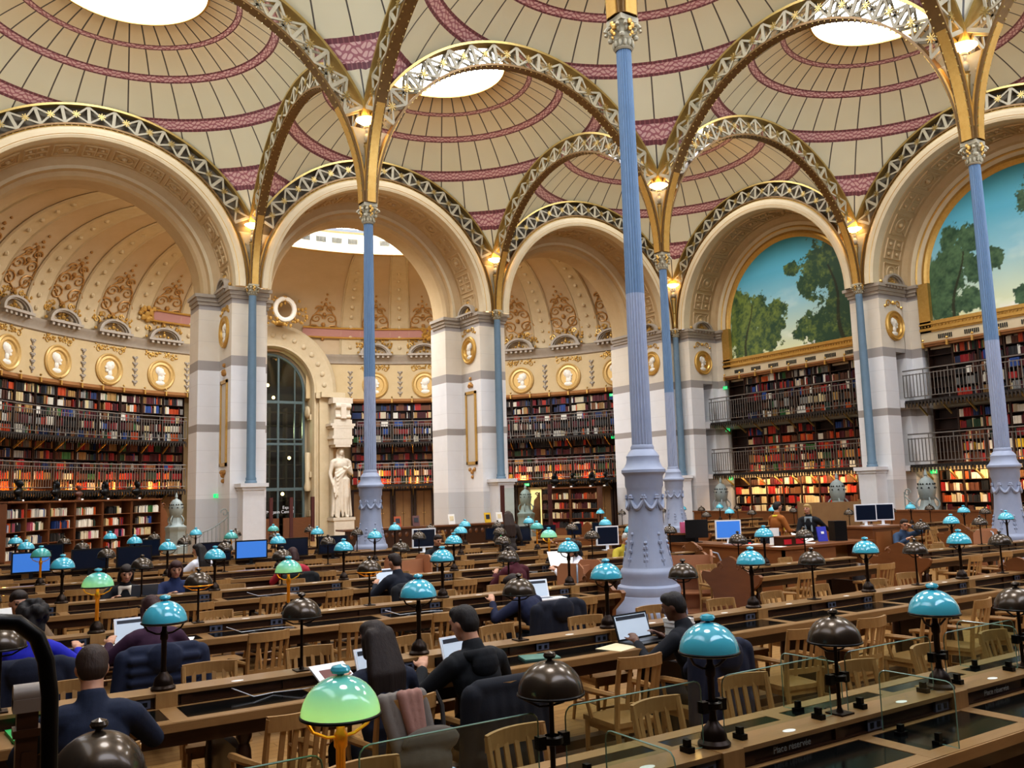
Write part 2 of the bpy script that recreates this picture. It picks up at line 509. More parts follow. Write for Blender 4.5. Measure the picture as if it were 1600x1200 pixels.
# ------------------------------------------------------------------ columns
def shaft(z0, z1, r0, r1, flutes=20, split=None):
    mb = MB(); NA = flutes*4; NZ = 10; P = []; zs = [z0+(z1-z0)*k/NZ for k in range(NZ+1)]
    if split: zs = sorted(set(zs+[split, split+.01]))
    for z in zs:
        r = r0+(r1-r0)*(z-z0)/(z1-z0)
        for a in range(NA):
            d = [0, .62, 1, .62][a % 4]*(.12 if (split is None or z > split) else .03)
            P.append((r*(1-d)*cos(2*PI*a/NA), r*(1-d)*sin(2*PI*a/NA), z))
    F = []
    for k in range(len(zs)-1):
        for a in range(NA): F.append((k*NA+a, k*NA+(a+1) % NA, (k+1)*NA+(a+1) % NA, (k+1)*NA+a))
    return mb.add(P, F)
def capital(s=1.):
    mb = MB()
    mb.lathe([(.125, 0), (.15, .03), (.125, .06), (.13, .12), (.165, .16), (.15, .2), (.14, .22), (.16, .4), (.2, .44)], 24)
    n = 24; ab = []
    for k in range(n):
        a = 2*PI*k/n; sq = 1/max(abs(cos(a)), abs(sin(a))); q = .175*(1+.45*(sq-1)/.414*1.0)
        ab.append((q*cos(a), q*sin(a)))
    mb.prism(ab, lambda a, b, h: (a, b, .44+h), .09)
    for k in range(4):
        a = PI/4+k*PI/2
        for da in (-.32, .32):
            c = Vector((cos(a+da), sin(a+da), 0))*.2
            pts = []
            for q in range(15):
                th = q*.52; rr = .085*(1-q/17)
                pts.append((c.x+cos(a)*(rr*cos(th)), c.y+sin(a)*(rr*cos(th)), .32+rr*sin(th)))
            mb.tube(pts, [.03*(1-q/22) for q in range(15)], 6)
        mb.ball((.2*cos(a), .2*sin(a), .2), .045, 8)
    for v in range(12):
        a = 2*PI*v/12; mb.ball((.15*cos(a), .15*sin(a), .1), (.03, .03, .06), 6)
    gd = MB()
    for k in range(4):
        a = k*PI/2
        for q, (h, r) in enumerate(((.42, .05), (.36, .055), (.3, .045), (.24, .035), (.19, .025))):
            gd.ball((.195*cos(a)-sin(a)*(.02 if q % 2 else -.02), .195*sin(a)+cos(a)*(.02 if q % 2 else -.02), h), (r*.8, r*.8, r), 7)
    for m in (mb, gd): m.xf(lambda p: p*s)
    return mb, gd
def herm():
    """baluster, bust and bowl standing above the capital inside the rib feet"""
    b = MB().lathe([(.1, 0), (.1, .15), (.07, .2), (.085, .5), (.1, .62), (.06, .66), (.08, .7), (.07, .74), (.11, 1.3), (.13, 1.36), (.1, 1.4), (.13, 1.44)], 16)
    h = MB(); h.ball((0, 0, 1.58), (.12, .12, .14)); h.ball((0, 0, 1.8), (.075, .08, .1)); h.ball((0, -.07, 1.8), .025, 6); h.ball((0, 0, 1.88), (.1, .1, .06)); h.tube([(0, 0, 1.6), (0, 0, 1.76)], .05, 8)
    l = MB().lathe([(.03, 1.93), (.16, 1.98), (.3, 2.07)], 20)
    return b, h, l
COLB = [(.56, 0), (.56, .25), (.53, .27), (.545, .33), (.53, .42), (.49, .46), (.47, .58), (.455, .6), (.465, .66), (.45, .72), (.41, .75), (.4, .86), (.41, .9), (.395, .96), (.37, .98), (.365, 1.0), (.3, 1.25), (.265, 1.5), (.25, 1.72), (.252, 2.0), (.262, 2.12), (.28, 2.16), (.28, 2.3), (.3, 2.33), (.325, 2.36), (.325, 2.4), (.28, 2.44), (.25, 2.5), (.24, 2.56), (.245, 2.6), (.205, 2.66), (.17, 2.7), (.175, 2.73), (.155, 2.77)]
def col_ornament():
    mb = MB()
    for k in range(8):
        a = 2*PI*(k+.5)/8; 
        pts = []
        for q in range(9):
            t = q/8; aa = a-PI/8+t*PI/4; z = 1.98-.14*sin(PI*t); r = .262
            pts.append((r*cos(aa), r*sin(aa), z))
        mb.tube(pts, [.014+.022*sin(PI*q/8) for q in range(9)], 6)
        b = 2*PI*k/8
        for q in range(5): mb.ball((.268*cos(b+.05*(q-2)), .268*sin(b+.05*(q-2)), 1.99+.03*(q % 2)), .022, 6)
        mb.tube([(.266*cos(b), .266*sin(b), 1.95), (.262*cos(b), .262*sin(b), 1.84)], .008, 5)
        H = .3 if k % 2 else .42
        mb.tube([((.36-.2*t*H)*cos(b), (.36-.2*t*H)*sin(b), 1.02+t*H) for t in (0, .5, 1)], .009, 5)
        for q in range(3):
            zz = 1.08+q*H*.3
            for sg in (-1, 1): mb.ball(((.345-.16*(zz-1.02))*cos(b+sg*.06), (.345-.16*(zz-1.02))*sin(b+sg*.06), zz+.02), (.02, .02, .03), 6)
        mb.ball(((.35-.2*H)*cos(b), (.35-.2*H)*sin(b), 1.05+H), .028, 7)
    return mb
cap_a, cap_g = capital(1.0)
hb, hh, hl = herm()
CM = dict(base=MB().lathe(COLB, 40).mesh('pedestal_base', BASEI), orn=col_ornament().mesh('garland_relief', BASEI),
          shaft=shaft(2.77, 5.06, .152, .142, 20, None).mesh('lower_shaft', BASEI), shaft2=shaft(5.06, 8.96, .142, .118, 20).mesh('fluted_shaft', BLUEI),
          cap=cap_a.mesh('capital', IRON), capg=cap_g.mesh('gilt_flowers', GOLD), hb=hb.mesh('baluster', GOLDP), hh=hh.mesh('herm_bust', IRON), hl=hl.mesh('light_bowl', M('uplight_glow', '#ffd9a0', .5, emit='#ffc878', es=22.)))
plinth = MB().prism([(.68*cos(PI/8+k*PI/4), .68*sin(PI/8+k*PI/4)) for k in range(8)], lambda a, b, h: (a, b, h), .1).mesh('plinth', BASEI)
def free_column(x, y, label):
    t = thing('cast_iron_column', label, 'column', (x, y, 0), 0, 'free standing blue columns')
    link('plinth', plinth, t)
    b = link('pedestal_base', CM['base'], t); b['label'] = 'lavender grey flared base with garlands'
    link('garland_relief', CM['orn'], b)
    link('lower_shaft', CM['shaft'], t); link('fluted_shaft', CM['shaft2'], t)
    c = link('capital', CM['cap'], t, (0, 0, 8.96)); link('gilt_flowers', CM['capg'], c)
def upl(x, y, label):
    t = thing('column_uplight', label, 'uplight', (x, y, 9.66), 0, 'warm uplights at the rib feet')
    link('baluster', CM['hb'], t); link('herm_bust', CM['hh'], t); g = link('light_bowl', CM['hl'], t); g['label'] = 'glowing warm bowl'
    plight('rib_uplight', (x, y, 11.95), UPL_E, '#ffb45a', .12)
UPL_E = 190
free_column(10, 10, 'tall blue fluted iron column in the foreground, nearest and largest')
free_column(10, 20, 'tall blue fluted iron column left, before the middle arch and statue')
free_column(20, 20, 'blue iron column just behind and right of the largest column')
free_column(20, 10, 'blue fluted iron column at the right picture edge')
for (x, y), l in {(10, 10): 'above the largest foreground column', (10, 20): 'above the left column before the middle arch', (20, 20): 'above the column behind the largest one', (20, 10): 'above the column at the right edge'}.items():
    upl(x, y, 'warm glowing uplight with small herm bust '+l)

# ------------------------------------------------------------------ walls: back (with hemicycle) and right
fB = lambda u, w, z: (u, 30+w, z)
fR = lambda u, w, z: (30+w, u, z)
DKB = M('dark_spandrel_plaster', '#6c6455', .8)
def arch_wall(f, cu, prof, inner_to=None):
    mb = MB(); n = 48
    # spandrel backing
    def sp(i, j):
        t = PI*i; ro = min(5.46, 5/max(abs(cos(t)), 1e-6)); r = 4.78+(ro-4.78)*j
        return f(cu-r*cos(t), .16, ZS+r*sin(t))
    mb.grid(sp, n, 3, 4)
    for (r0, w0, m0), (r1, w1, m1) in zip(prof, prof[1:]):
        mb.grid(lambda i, j: f(cu-(r0+(r1-r0)*j)*cos(PI*i), w0+(w1-w0)*j, ZS+(r0+(r1-r0)*j)*sin(PI*i)), n, 1, m1)
    return mb
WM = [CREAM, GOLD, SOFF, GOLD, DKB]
profB = [(4.80, .16, 0), (4.80, -.02, 1), (4.74, -.06, 1), (4.70, -.10, 0), (4.62, -.11, 0), (4.50, -.10, 0), (4.485, -.085, 1), (4.46, -.085, 0), (4.38, -.04, 0), (4.38, .32, 0), (4.36, .36, 2), (4.36, 1.7, 2), (4.28, 1.74, 2), (4.1, 1.8, 2), (3.98, 1.8, 0), (3.95, 2.0, 2), (3.8, 2.05, 2), (3.72, 2.2, 2), (3.7, 3.1, 2)]
profR = profB[:13]+[(4.15, 1.78, 2), (4.1, 1.9, 2), (3.95, 1.95, 0), (3.9, 1.9, 1), (3.86, 1.95, 1), (3.75, 2.05, 0), (3.7, 2.0, 1), (3.62, 1.98, 1), (3.55, 2.05, 1), (3.46, 2.1, 1)]
WHB = ['left', 'middle', 'right']; WHR = ['near', 'middle', 'far']
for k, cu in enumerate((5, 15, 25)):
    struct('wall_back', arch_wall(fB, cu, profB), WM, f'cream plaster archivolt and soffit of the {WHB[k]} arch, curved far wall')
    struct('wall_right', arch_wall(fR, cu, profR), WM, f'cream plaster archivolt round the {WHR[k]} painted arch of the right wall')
# coffers on soffits
def coffers(f, cu):
    mb = MB(); n = 15
    def g(t, w, dr): return f(cu-(4.36-dr)*cos(t), w, ZS+(4.36-dr)*sin(t))
    for k in range(n):
        t = PI*(k+.5)/n; h = PI/n*.40
        def bar(ta, wa, tb, wb, th=.035):
            m = 5
            mb.tube([g(ta+(tb-ta)*q/m, wa+(wb-wa)*q/m, .01) for q in range(m+1)], th, 4)
        for a, b in (((-h, .55), (-h, 1.5)), ((h, .55), (h, 1.5)), ((-h, .55), (h, .55)), ((-h, 1.5), (h, 1.5))): bar(t+a[0], a[1], t+b[0], b[1])
        if k % 2:
            bar(t-h, 1.02, t+h, 1.02); bar(t, .55, t, 1.5)
            for a in (-.5, .5):
                for b in (.78, 1.27): mb.ball(g(t+a*h, b, .02), .07, 6)
        else:
            mb.tube([g(t+.26/4.36*cos(q*PI/6), 1.02+.26*sin(q*PI/6), .01) for q in range(12)], .03, 4, closed=True)
            mb.ball(g(t, 1.02, .02), .1, 8)
            for a in (-1, 1):
                for b in (-1, 1): bar(t+a*h, 1.02+b*.47, t+a*h*.62, 1.02+b*.3, .025)
    return mb
for k, cu in enumerate((5, 15, 25)):
    struct('trim_2', coffers(fB, cu), SOFF, f'moulded coffers lining the soffit of the {WHB[k]} far arch')
    if k: struct('trim_3', coffers(fR, cu), SOFF, f'moulded coffers lining the soffit of the {WHR[k]} right-wall arch')
# piers
def box_f(mb, f, a, b, mi=0):
    (u0, w0, z0), (u1, w1, z1) = a, b
    vs = [f(*p) for p in ((u0, w0, z0), (u1, w0, z0), (u1, w1, z0), (u0, w1, z0), (u0, w0, z1), (u1, w0, z1), (u1, w1, z1), (u0, w1, z1))]
    mb.add(vs, [(0, 3, 2, 1), (4, 5, 6, 7), (0, 1, 5, 4), (1, 2, 6, 5), (2, 3, 7, 6), (3, 0, 4, 7)], mi)
def pier(f, u, right):
    mb = MB()
    if right:
        for a, b in ((.2, 1.0), (1.62, 2.0)): box_f(mb, f, (u-.62, a, 0), (u+.62, b, 9.2))
        for a, b in ((2.5, 2.7), (4.85, 5.15), (6.95, 9.2)): box_f(mb, f, (u-.62, .98, a), (u+.62, 1.64, b))
        box_f(mb, f, (u-1.05, 2.0, 0), (u+1.05, 3.0, 9.2))
    else:
        box_f(mb, f, (u-.67, .25, 0), (u+.53, 1.8, 9.2)); box_f(mb, f, (u-1.42, 1.8, 0), (u+1.05, 3.1, 9.2))
    # base course and impost cornice
    box_f(mb, f, (u-.72, .2, 0), (u+.58, 1.85 if not right else 1.0, .35))
    for a, b, e in ((9.12, 9.24, .05), (9.24, 9.38, .1), (9.38, 9.5, .17)):
        if right:
            box_f(mb, f, (u-.62-e, .2-e, a), (u+.62+e, 1.82, b), 1); box_f(mb, f, (u-1.0-e, 1.95-e, a), (u+1.0+e, 2.9, b), 1)
        else:
            box_f(mb, f, (u-.67-e, .25-e, a), (u+.53+e, 1.82, b), 1); box_f(mb, f, (u-1.42-e, 1.8-e, a), (u+1.05+e, 2.9, b), 1)
    return mb
PN = {10: 'left of the middle arch', 20: 'between the middle and right far arches', 0: 'at the far left corner', 30: 'in the far right corner'}
for u in (0, 10, 20, 30):
    struct('wall_back', pier(fB, u, False), [STONE, GREYST], f'banded white stone pier {PN[u]}')
for u, l in ((10, 'between the near and middle arches'), (20, 'between the two visible landscape paintings'), (29.98, 'joining the curved wall')):
    struct('wall_right', pier(fR, u, True), [STONE, GREYST], f'banded white stone pier of the right wall {l}')
# engaged wall columns
ped = MB(); ped.bbox((-.46, -.46, 0), (.46, .4, .3)); ped.bbox((-.40, -.40, .3), (.40, .38, .42)); ped.bbox((-.36, -.36, .42), (.36, .36, 2.45)); ped.bbox((-.40, -.40, 2.45), (.40, .4, 2.55)); ped.bbox((-.47, -.47, 2.55), (.47, .42, 2.68))
wsh = MB().lathe([(.2, 2.68), (.2, 2.74), (.17, 2.78), (.18, 2.84), (.155, 2.9), (.15, 6), (.128, 9.18)], 24)
PEDM, WSHM = ped.mesh('stone_pedestal', M('pale_grey_pedestal_stone', '#dfdfe0', .6, var='#cfcfd0', vs=4)), wsh.mesh('shaft', WCOLI)
def wall_col(x, y, rz, label, lab2):
    t = thing('wall_column', label, 'column', (x, y, 0), rz, 'slim wall columns')
    link('stone_pedestal', PEDM, t); link('shaft', WSHM, t)
    c = link('capital', CM['cap'], t, (0, 0, 9.18)); c.scale = (.95, .95, .75); g = link('gilt_flowers', CM['capg'], c)
    upl(x, y, 'warm glowing uplight above the '+lab2)
wall_col(9.95, 29.92, 0, 'slim slate-blue column on a pale pedestal, pier left of middle arch', 'slim column left of the middle far arch')
wall_col(19.98, 29.92, 0, 'slim slate-blue column on a pale pedestal, pier right of middle arch', 'slim column right of the middle far arch')
wall_col(29.95, 29.95, -PI/4, 'slim slate-blue column in the far right corner', 'slim column in the far right corner')
wall_col(29.92, 20, -PI/2, 'slim slate-blue column on a pale pedestal between the landscape paintings', 'slim column between the paintings')

# ornaments -------------------------------------------------------------
def medallion(f, s=1.):
    """f(a, b, out)"""
    ring, face = MB(), MB()
    prof = [(.72, 0), (.72, .06), (.66, .1), (.6, .06), (.5, .07), (.47, .04), (.44, .01), (0.001, .0)]
    n = 28; P = []; F = []
    for r, o in prof: P += [f(s*r*.97*cos(2*PI*k/n), s*r*cos(0)*sin(2*PI*k/n), o) for k in range(n)]
    for i in range(len(prof)-1):
        for k in range(n): F.append((i*n+k, i*n+(k+1) % n, (i+1)*n+(k+1) % n, (i+1)*n+k))
    ring.add(P, F)
    d = 1 if RND.random() < .6 else -1
    def bl(a, b, r): 
        m = MB().ball((0, 0, 0), r, 8)
        face.add([f(s*1.28*(a+p[0]), s*1.28*(b+p[1]), .02+p[2]) for p in m.v], m.f)
    HS = 1.28
    bl(-.01*d, .1, (.15, .19, .08)); bl(.11*d, .06, (.06, .07, .06)); bl(.15*d, .07, (.035, .035, .04)); bl(.09*d, -.05, (.07, .06, .06)); bl(-.04*d, -.14, (.09, .14, .06)); bl(-.03*d, -.3, (.2, .1, .06)); bl(-.1*d, .16, (.13, .15, .07))
    if RND.random() < .5: bl(.06*d, -.12, (.08, .1, .06))
    return ring, face
def curls(mb, f, pts, mi=0, th=.03):
    """pts: list of (a, b, radius, dir, turns)"""
    for a, b, r, d, tn in pts:
        q = []
        N = 16
        for k in range(N+1):
            t = k/N; th_ = tn*2*PI*t; rr = r*(1-.85*t)
            q.append(f(a+d*rr*cos(th_), b+rr*sin(th_), .02))
        mb.tube(q, [th*(1-.5*k/N) for k in range(N+1)], 5, mi)
def blobs(mb, f, pts, mi=0):
    for a, b, r in pts: mb.ball(f(a, b, .02), r, 6, mi)
def pediment(f, s=1.):
    st, gd = MB(), MB()
    for ra, rb, o in ((.66, .56, .2), (.56, .5, .12)):
        n = 14; P = []
        for k in range(n+1):
            t = PI*k/n
            P += [f(s*ra*cos(t), s*ra*.72*sin(t), 0), f(s*ra*cos(t), s*ra*.72*sin(t), o), f(s*rb*cos(t), s*rb*.72*sin(t), o), f(s*rb*cos(t), s*rb*.72*sin(t), 0)]
        F = [(4*k+e, 4*k+(e+1) % 4, 4*k+4+(e+1) % 4, 4*k+4+e) for k in range(n) for e in range(4)]
        st.add(P, F)
    def bx(a0, b0, a1, b1, o):
        st.add([f(s*a, s*b, c) for a, b, c in ((a0, b0, 0), (a1, b0, 0), (a1, b1, 0), (a0, b1, 0), (a0, b0, o), (a1, b0, o), (a1, b1, o), (a0, b1, o))], [(0, 3, 2, 1), (4, 5, 6, 7), (0, 1, 5, 4), (1, 2, 6, 5), (2, 3, 7, 6), (3, 0, 4, 7)])
    bx(-.72, -.06, .72, .03, .26)
    for k in range(6): bx(-.6+k*.22, -.16, -.5+k*.22, -.06, .22)
    blobs(gd, f, [(0, s*.18, .1), (-s*.16, s*.12, .07), (s*.16, s*.12, .07), (0, s*.3, .05), (-.3*s, .07*s, .05), (.3*s, .07*s, .05), (0, s*.56, .08), (-.72*s, .1, .07), (.72*s, .1, .07)])
    return st, gd
HR = 15.8
MEDG = M('pale_gilt_plaster', '#d9b97e', .4, .35, var='#c59f5c', vs=12)
def fh(ph, r, z): return (15+r*sin(ph), 28.5+r*cos(ph), z)
def at_h(ph0, z0, R=HR): return lambda a, b, o: fh(ph0+a/R, R-o, z0+b)
def at_back_reveal(u, w0, z0): return lambda a, b, o: (u-.67-o, 30+w0+a, z0+b)
def at_right_reveal(u, w0, z0): return lambda a, b, o: (30+w0+a, u-.62-o, z0+b)
med_phi = [s*(20.3+9.68*k) for k in range(6) for s in (-1, 1)]
def ordn(phis, ph): return sorted(phis).index(ph)
for ph in sorted(med_phi):
    side = 'left' if ph < 0 else 'right'
    k = sum(1 for p in med_phi if (p < 0) == (ph < 0) and abs(p) <= abs(ph))
    f = at_h(rad(ph), 8.1); ring, face = medallion(f)
    t = thing('portrait_medallion', f'gilt round medallion with white profile head, {ORD[k-1]} {side} of the glazed doorway', 'medallion', f(0, -.7, 0), 0, 'medallions on the curved wall')
    l0 = Vector(t.location)
    part('gilt_ring', ring.xf(lambda p: p-l0), MEDG, t); part('relief_head', face.xf(lambda p: p-l0), MEDW, t)
for nm, f, lab in (('b10', at_back_reveal(10, 1.1, 8.05), 'on the pier left of the middle arch'), ('b20', at_back_reveal(20, 1.1, 8.05), 'on the pier between the middle and right far arches'), ('b30', at_back_reveal(30, 1.0, 8.05), 'on the corner pier ending the curved wall'),
                   ('r20', at_right_reveal(20, 1.05, 7.95), 'on the pier between the two landscape paintings'), ('r30', at_right_reveal(29.98, 1.05, 7.95), 'on the pier left of the first landscape painting')):
    ring, face = medallion(f, .8); t = thing('portrait_medallion', 'gilt oval medallion with white head '+lab, 'medallion', f(0, -.56, 0), 0, 'medallions on piers')
    l0 = Vector(t.location); part('gilt_ring', ring.xf(lambda p: p-l0), GOLD, t); part('relief_head', face.xf(lambda p: p-l0), MEDW, t)
orn_g, orn_s = MB(), MB()
for f in (at_back_reveal(10, 1.1, 9.55), at_back_reveal(20, 1.1, 9.55), at_back_reveal(30, 1.0, 9.55), at_right_reveal(20, 1.05, 9.5), at_right_reveal(29.98, 1.05, 9.5)):
    s, g = pediment(f, .9); orn_s.merge(s); orn_g.merge(g)
    f2 = (lambda f: lambda a, b, o: f(a, b-.72, o))(f)
    curls(orn_g, f2, [(-.3, 0, .16, 1, 1.2), (.3, 0, .16, -1, 1.2)]); blobs(orn_g, f2, [(0, .05, .08), (-.5, -.1, .06), (.5, -.1, .06)])
struct('trim_4', orn_s, GREYST, 'small grey arched pediments on the pier imposts')
struct('trim_5', orn_g, GOLD, 'gilt leaf scrolls on the pier imposts')
for cu, w, lab in ((10, 1.05, 'left of the middle arch'), (20, 1.05, 'right of the middle arch')):
    fr, pl, orn = MB(), MB(), MB(); f = at_back_reveal(cu, w, 0)
    def bx(m, a0, b0, a1, b1, o):
        m.add([f(a, b, c) for a, b, c in ((a0, b0, 0), (a1, b0, 0), (a1, b1, 0), (a0, b1, 0), (a0, b0, o), (a1, b0, o), (a1, b1, o), (a0, b1, o))], [(0, 3, 2, 1), (4, 5, 6, 7), (0, 1, 5, 4), (1, 2, 6, 5), (2, 3, 7, 6), (3, 0, 4, 7)])
    for a, b in (((-.42, 3.3), (-.32, 6.3)), ((.32, 3.3), (.42, 6.3)), ((-.42, 3.3), (.42, 3.42)), ((-.42, 6.2), (.42, 6.32))): bx(fr, a[0], a[1], b[0], b[1], .06)
    bx(pl, -.34, 3.4, .34, 6.22, .02)
    blobs(orn, f, [(0, 6.6, .12), (0, 6.85, .08), (-.12, 6.55, .08), (.12, 6.55, .08), (0, 3.0, .1), (-.18, 3.1, .09), (.18, 3.1, .09), (0, 2.8, .08)])
    t = thing('wall_tablet', 'tall gilt-framed stone tablet on the pier '+lab, 'tablet', f(0, 3.3, 0)); l0 = Vector(t.location)
    for n, m, mt in (('gilt_frame', fr, GOLD), ('marble_panel', pl, M('tablet_marble', '#c9c0b2', .5)), ('leaf_crest', orn, ARAB)): part(n, m.xf(lambda p: p-l0), mt, t)

# ------------------------------------------------------------------ hemicycle
def hl(prof, mi=0, a=-76, b=76, mb=None, n=80):
    mb = mb or MB()
    return mb.lathe(prof, n, mi, (15, 28.5, 0), rad(90-b), rad(90-a))
hw = MB()
for a, b in ((-76, -7.0), (7.0, 76)):
    hl([(16.35, 0), (16.35, 7.2), (15.8, 7.35), (15.8, 9.2)], 0, a, b, hw, 50)
hl([(15.8, 9.2), (15.72, 9.25), (15.7, 9.4), (15.55, 9.55), (15.5, 9.68), (15.8, 9.75)], 1, -76, -7.4, hw); hl([(15.8, 9.2), (15.72, 9.25), (15.7, 9.4), (15.55, 9.55), (15.5, 9.68), (15.8, 9.75)], 1, 7.4, 76, hw)
struct('wall_back', hw, [M('warm_cream_wall', '#cdb68c', .6, var='#bfa678', vs=2), GREYST], 'warm cream curved wall with grey cornice above the bookcases')
def cove(ph, t, o=0.):
    a = t*PI/2; r = 10.4+(15.8-10.4-o)*cos(a); z = 9.75+(4.1-o)*sin(a)
    return fh(ph, r, z)
def cph(i, t):
    r = 10.4+5.4*cos(t*PI/2); m = math.acos(3.75/r)
    return cove(-m+2*m*i, t)
cv = MB().grid(cph, 96, 14)
struct('ceiling', cv, COVE, 'brown-pink half dome vaulting the curved apse')
cr = MB()
for k in range(-6, 7):
    ph = rad(15.46+9.68*(k-1)) if k > 0 else rad(-15.46-9.68*(abs(k)-1)) if k < 0 else 0
    if k == 0: continue
    for s in (-1, 1): cr.tube([cove(ph+s*rad(1.9), j/14, .04) for j in range(15)], .06, 4)
    cr.grid(lambda i, j: cove(ph+rad(-1.7+3.4*i), j, .05), 2, 14)
    for j in range(9): cr.ball(cove(ph, .06+j*.085, .06), .11, 7)
struct('trim_6', cr, COVER, 'raised plaster ribs with studs running up the apse vault')
ca = MB()
for ph in med_phi+[-10, 10]:
    p0 = rad(ph)
    def f(a, b, o, p0=p0): return cove(p0+a/13.5, b/7.0, .03)
    for s in (-1, 1):
        curls(ca, f, [(s*.42, 1.35, .36, s, 1.6), (s*.34, 2.05, .3, -s, 1.5), (s*.24, 2.6, .22, s, 1.4)], th=.045)
        ca.tube([f(s*.75*sin(PI*q/8)*(1-.05*q), .9+2.0*q/8, 0) for q in range(9)], .035, 5)
    blobs(ca, f, [(0, .9, .12), (0, 1.7, .13), (0, 2.3, .11), (0, 2.9, .1), (0, 3.2, .08), (0, 3.5, .06), (-.2, 3.0, .06), (.2, 3.0, .06)])
struct('trim_7', ca, ARAB, 'old-gold painted arabesque scrolls in the vault panels')
hg = MB(); hs = MB()
for ph in med_phi:
    p0 = rad(ph); s, g = pediment(at_h(p0, 9.74, 15.6), 1.25); hs.merge(s); hg.merge(g)
    f = at_h(p0, 9.9, 15.7)
    for a in (-1, 1): curls(hg, f, [(a*.8, .35, .17, -a, 1.2), (a*.45, .62, .14, a, 1.2)], th=.035)
    blobs(hg, f, [(RND.uniform(-1, 1), RND.uniform(.2, .75), RND.uniform(.04, .085)) for _ in range(34)])
    f = at_h(p0, 8.95)
    for a in (-1, 1): curls(hg, f, [(a*.55, 0, .17, -a, 1.3), (a*.28, .08, .12, a, 1.2)], th=.03)
    blobs(hg, f, [(RND.uniform(-.8, .8), RND.uniform(.0, .25), RND.uniform(.03, .06)) for _ in range(30)])
drop = MB()
for k in range(7):
    for sg in (-1, 1):
        ph = rad(sg*(15.46+9.68*k)); f = at_h(ph, 0)
        for q in range(5):
            z = 8.75-q*.28
            blobs(drop, f, [(0, z, .085), (-.09, z+.06, .055), (.09, z+.06, .055), (0, z-.12, .04)])
struct('trim_8', hs, GREYST, 'row of small grey arched pediments on the apse cornice')
struct('trim_9', hg, GOLD, 'gilt scrolls and leaves round the apse medallions')
struct('trim_10', drop, GREYST, 'grey leaf drops hanging between the apse medallions')
pf = MB()
for a, b in ((-24, -5), (6, 31)):
    pf.grid(lambda i, j: cove(rad(a+(b-a)*i), .145+.075*j, .10), 30, 2, 0)
    for j in (.14, .22): pf.tube([cove(rad(a+(b-a)*i/30), j, .12) for i in range(31)], .05, 5, 1)
    blobs(pf, lambda u, v, o: cove(rad(u), v, .12), [((a if a < 0 else b)+RND.uniform(-1.2, 1.2), .18+RND.uniform(-.05, .05), RND.uniform(.08, .16)) for _ in range(24)], 1)
struct('trim_11', pf, [PINKF, GOLD], 'pink inscription frieze with gilt borders above the apse cornice')
# apse skylight
sg = MB(); hl([(10.4, 13.85), (10.25, 13.8), (10.2, 13.9), (10.25, 14.0), (10.25, 14.75), (10.1, 14.8)], 0, -68, 68, sg); hl([(10.5, 13.82), (10.35, 13.76), (10.2, 13.8)], 1, -68, 68, sg)
for k in range(31):
    for q in range(8):
        ph = rad(-66+4.3*k+q*.34); p = fh(ph, 10.22, 14.38); sg.box(p, (.035, .03, .26), -ph, 2)
struct('trim_12', sg, [CREAM, GOLD, URND], 'cream ring with slotted vents under the apse skylight')
ag = MB().add([(15, 32.2, 15.5)]+[fh(rad(-69+138*k/40), 10.3, 15.0) for k in range(41)], [(0, k+1, k+2) for k in range(40)])
def apse_glass():
    m, nt, b = new_mat('apse_skylight_glass'); o, x, y, z = coords(nt, 'World')
    bar = ((x*.62).fract()-.5).abs().lt(.03).mx(((y*.62).fract()-.5).abs().lt(.03))
    b.inputs['Base Color'].default_value = (.7, .7, .7, 1)
    nt.links.new(mixc(nt, bar, '#f2f7ff', '#9fb0bf'), b.inputs['Emission Color']); b.inputs['Emission Strength'].default_value = 16.
    return m
struct('window_2', ag, apse_glass(), 'leaded glass skylight over the apse', sharp=10)

# glazed doorway -----------------------------------------------------------
dz = 7.75
dw = MB()
def arc_strip(mb, prof, mi, y=None, n=36, cz=dz):
    for (r0, y0), (r1, y1) in zip(prof, prof[1:]):
        mb.grid(lambda i, j: (15-(r0+(r1-r0)*j)*cos(PI*i), y0+(y1-y0)*j, cz+(r0+(r1-r0)*j)*sin(PI*i)), n, 1, mi)
        for s in (-1, 1):
            mb.grid(lambda i, j: (15+s*(r0+(r1-r0)*j), y0+(y1-y0)*j, cz*i), 2, 1, mi)
arc_strip(dw, [(3.4, 44.2), (3.4, 43.7), (3.2, 43.62), (2.35, 43.8), (2.3, 43.7), (2.2, 43.7), (2.15, 43.85), (2.1, 44.6), (1.9, 44.7)], 0)
for k in range(15):
    t = PI*(k+.5)/15; dw.ball((15-2.78*cos(t), 43.7, dz+2.78*sin(t)), (.14, .06, .14), 8)
for s in (-1, 1):
    dw.bbox((15+s*2.35-.12, 43.5, 7.3), (15+s*2.35+.12, 44.2, 7.6)); dw.bbox((15+s*3.2-.75, 43.3, 7.35), (15+s*3.2+.55, 44.2, 7.62)); dw.bbox((15+s*2.7-.25, 43.6, 0), (15+s*2.7+.25, 44.2, 7.4))
    for z in (1.2, 3.2, 6.2): dw.bbox((15+s*2.1-.05, 43.95, z), (15+s*2.1+.05, 44.5, z+.3))
    dw.lathe([(.16, 2.5), (.2, 2.7), (.14, 3.0), (.16, 4.4), (.12, 4.5)], 12, 0, (15+s*2.02, 44.2, 0)); dw.ball((15+s*2.0, 44.2, 6.6), (.14, .3, .35))
struct('wall_back', dw, M('doorway_stone', '#cfbd9d', .6, var='#bba884', vs=3), 'moulded stone arch and jambs of the glazed doorway')
wr = MB(); wr.tube([(15.3+.5*cos(q*PI/8), 42.75, 11.7+.55*sin(q*PI/8)) for q in range(16)], .13, 8, closed=True)
wg = MB()
for q in range(80):
    a = RND.uniform(0, 2*PI); r = RND.uniform(.5, 1.15); wg.ball((15.3+r*cos(a)*1.15, 42.8+RND.uniform(-.1, .1), 11.55+r*sin(a)*.7), RND.uniform(.05, .11), 6)
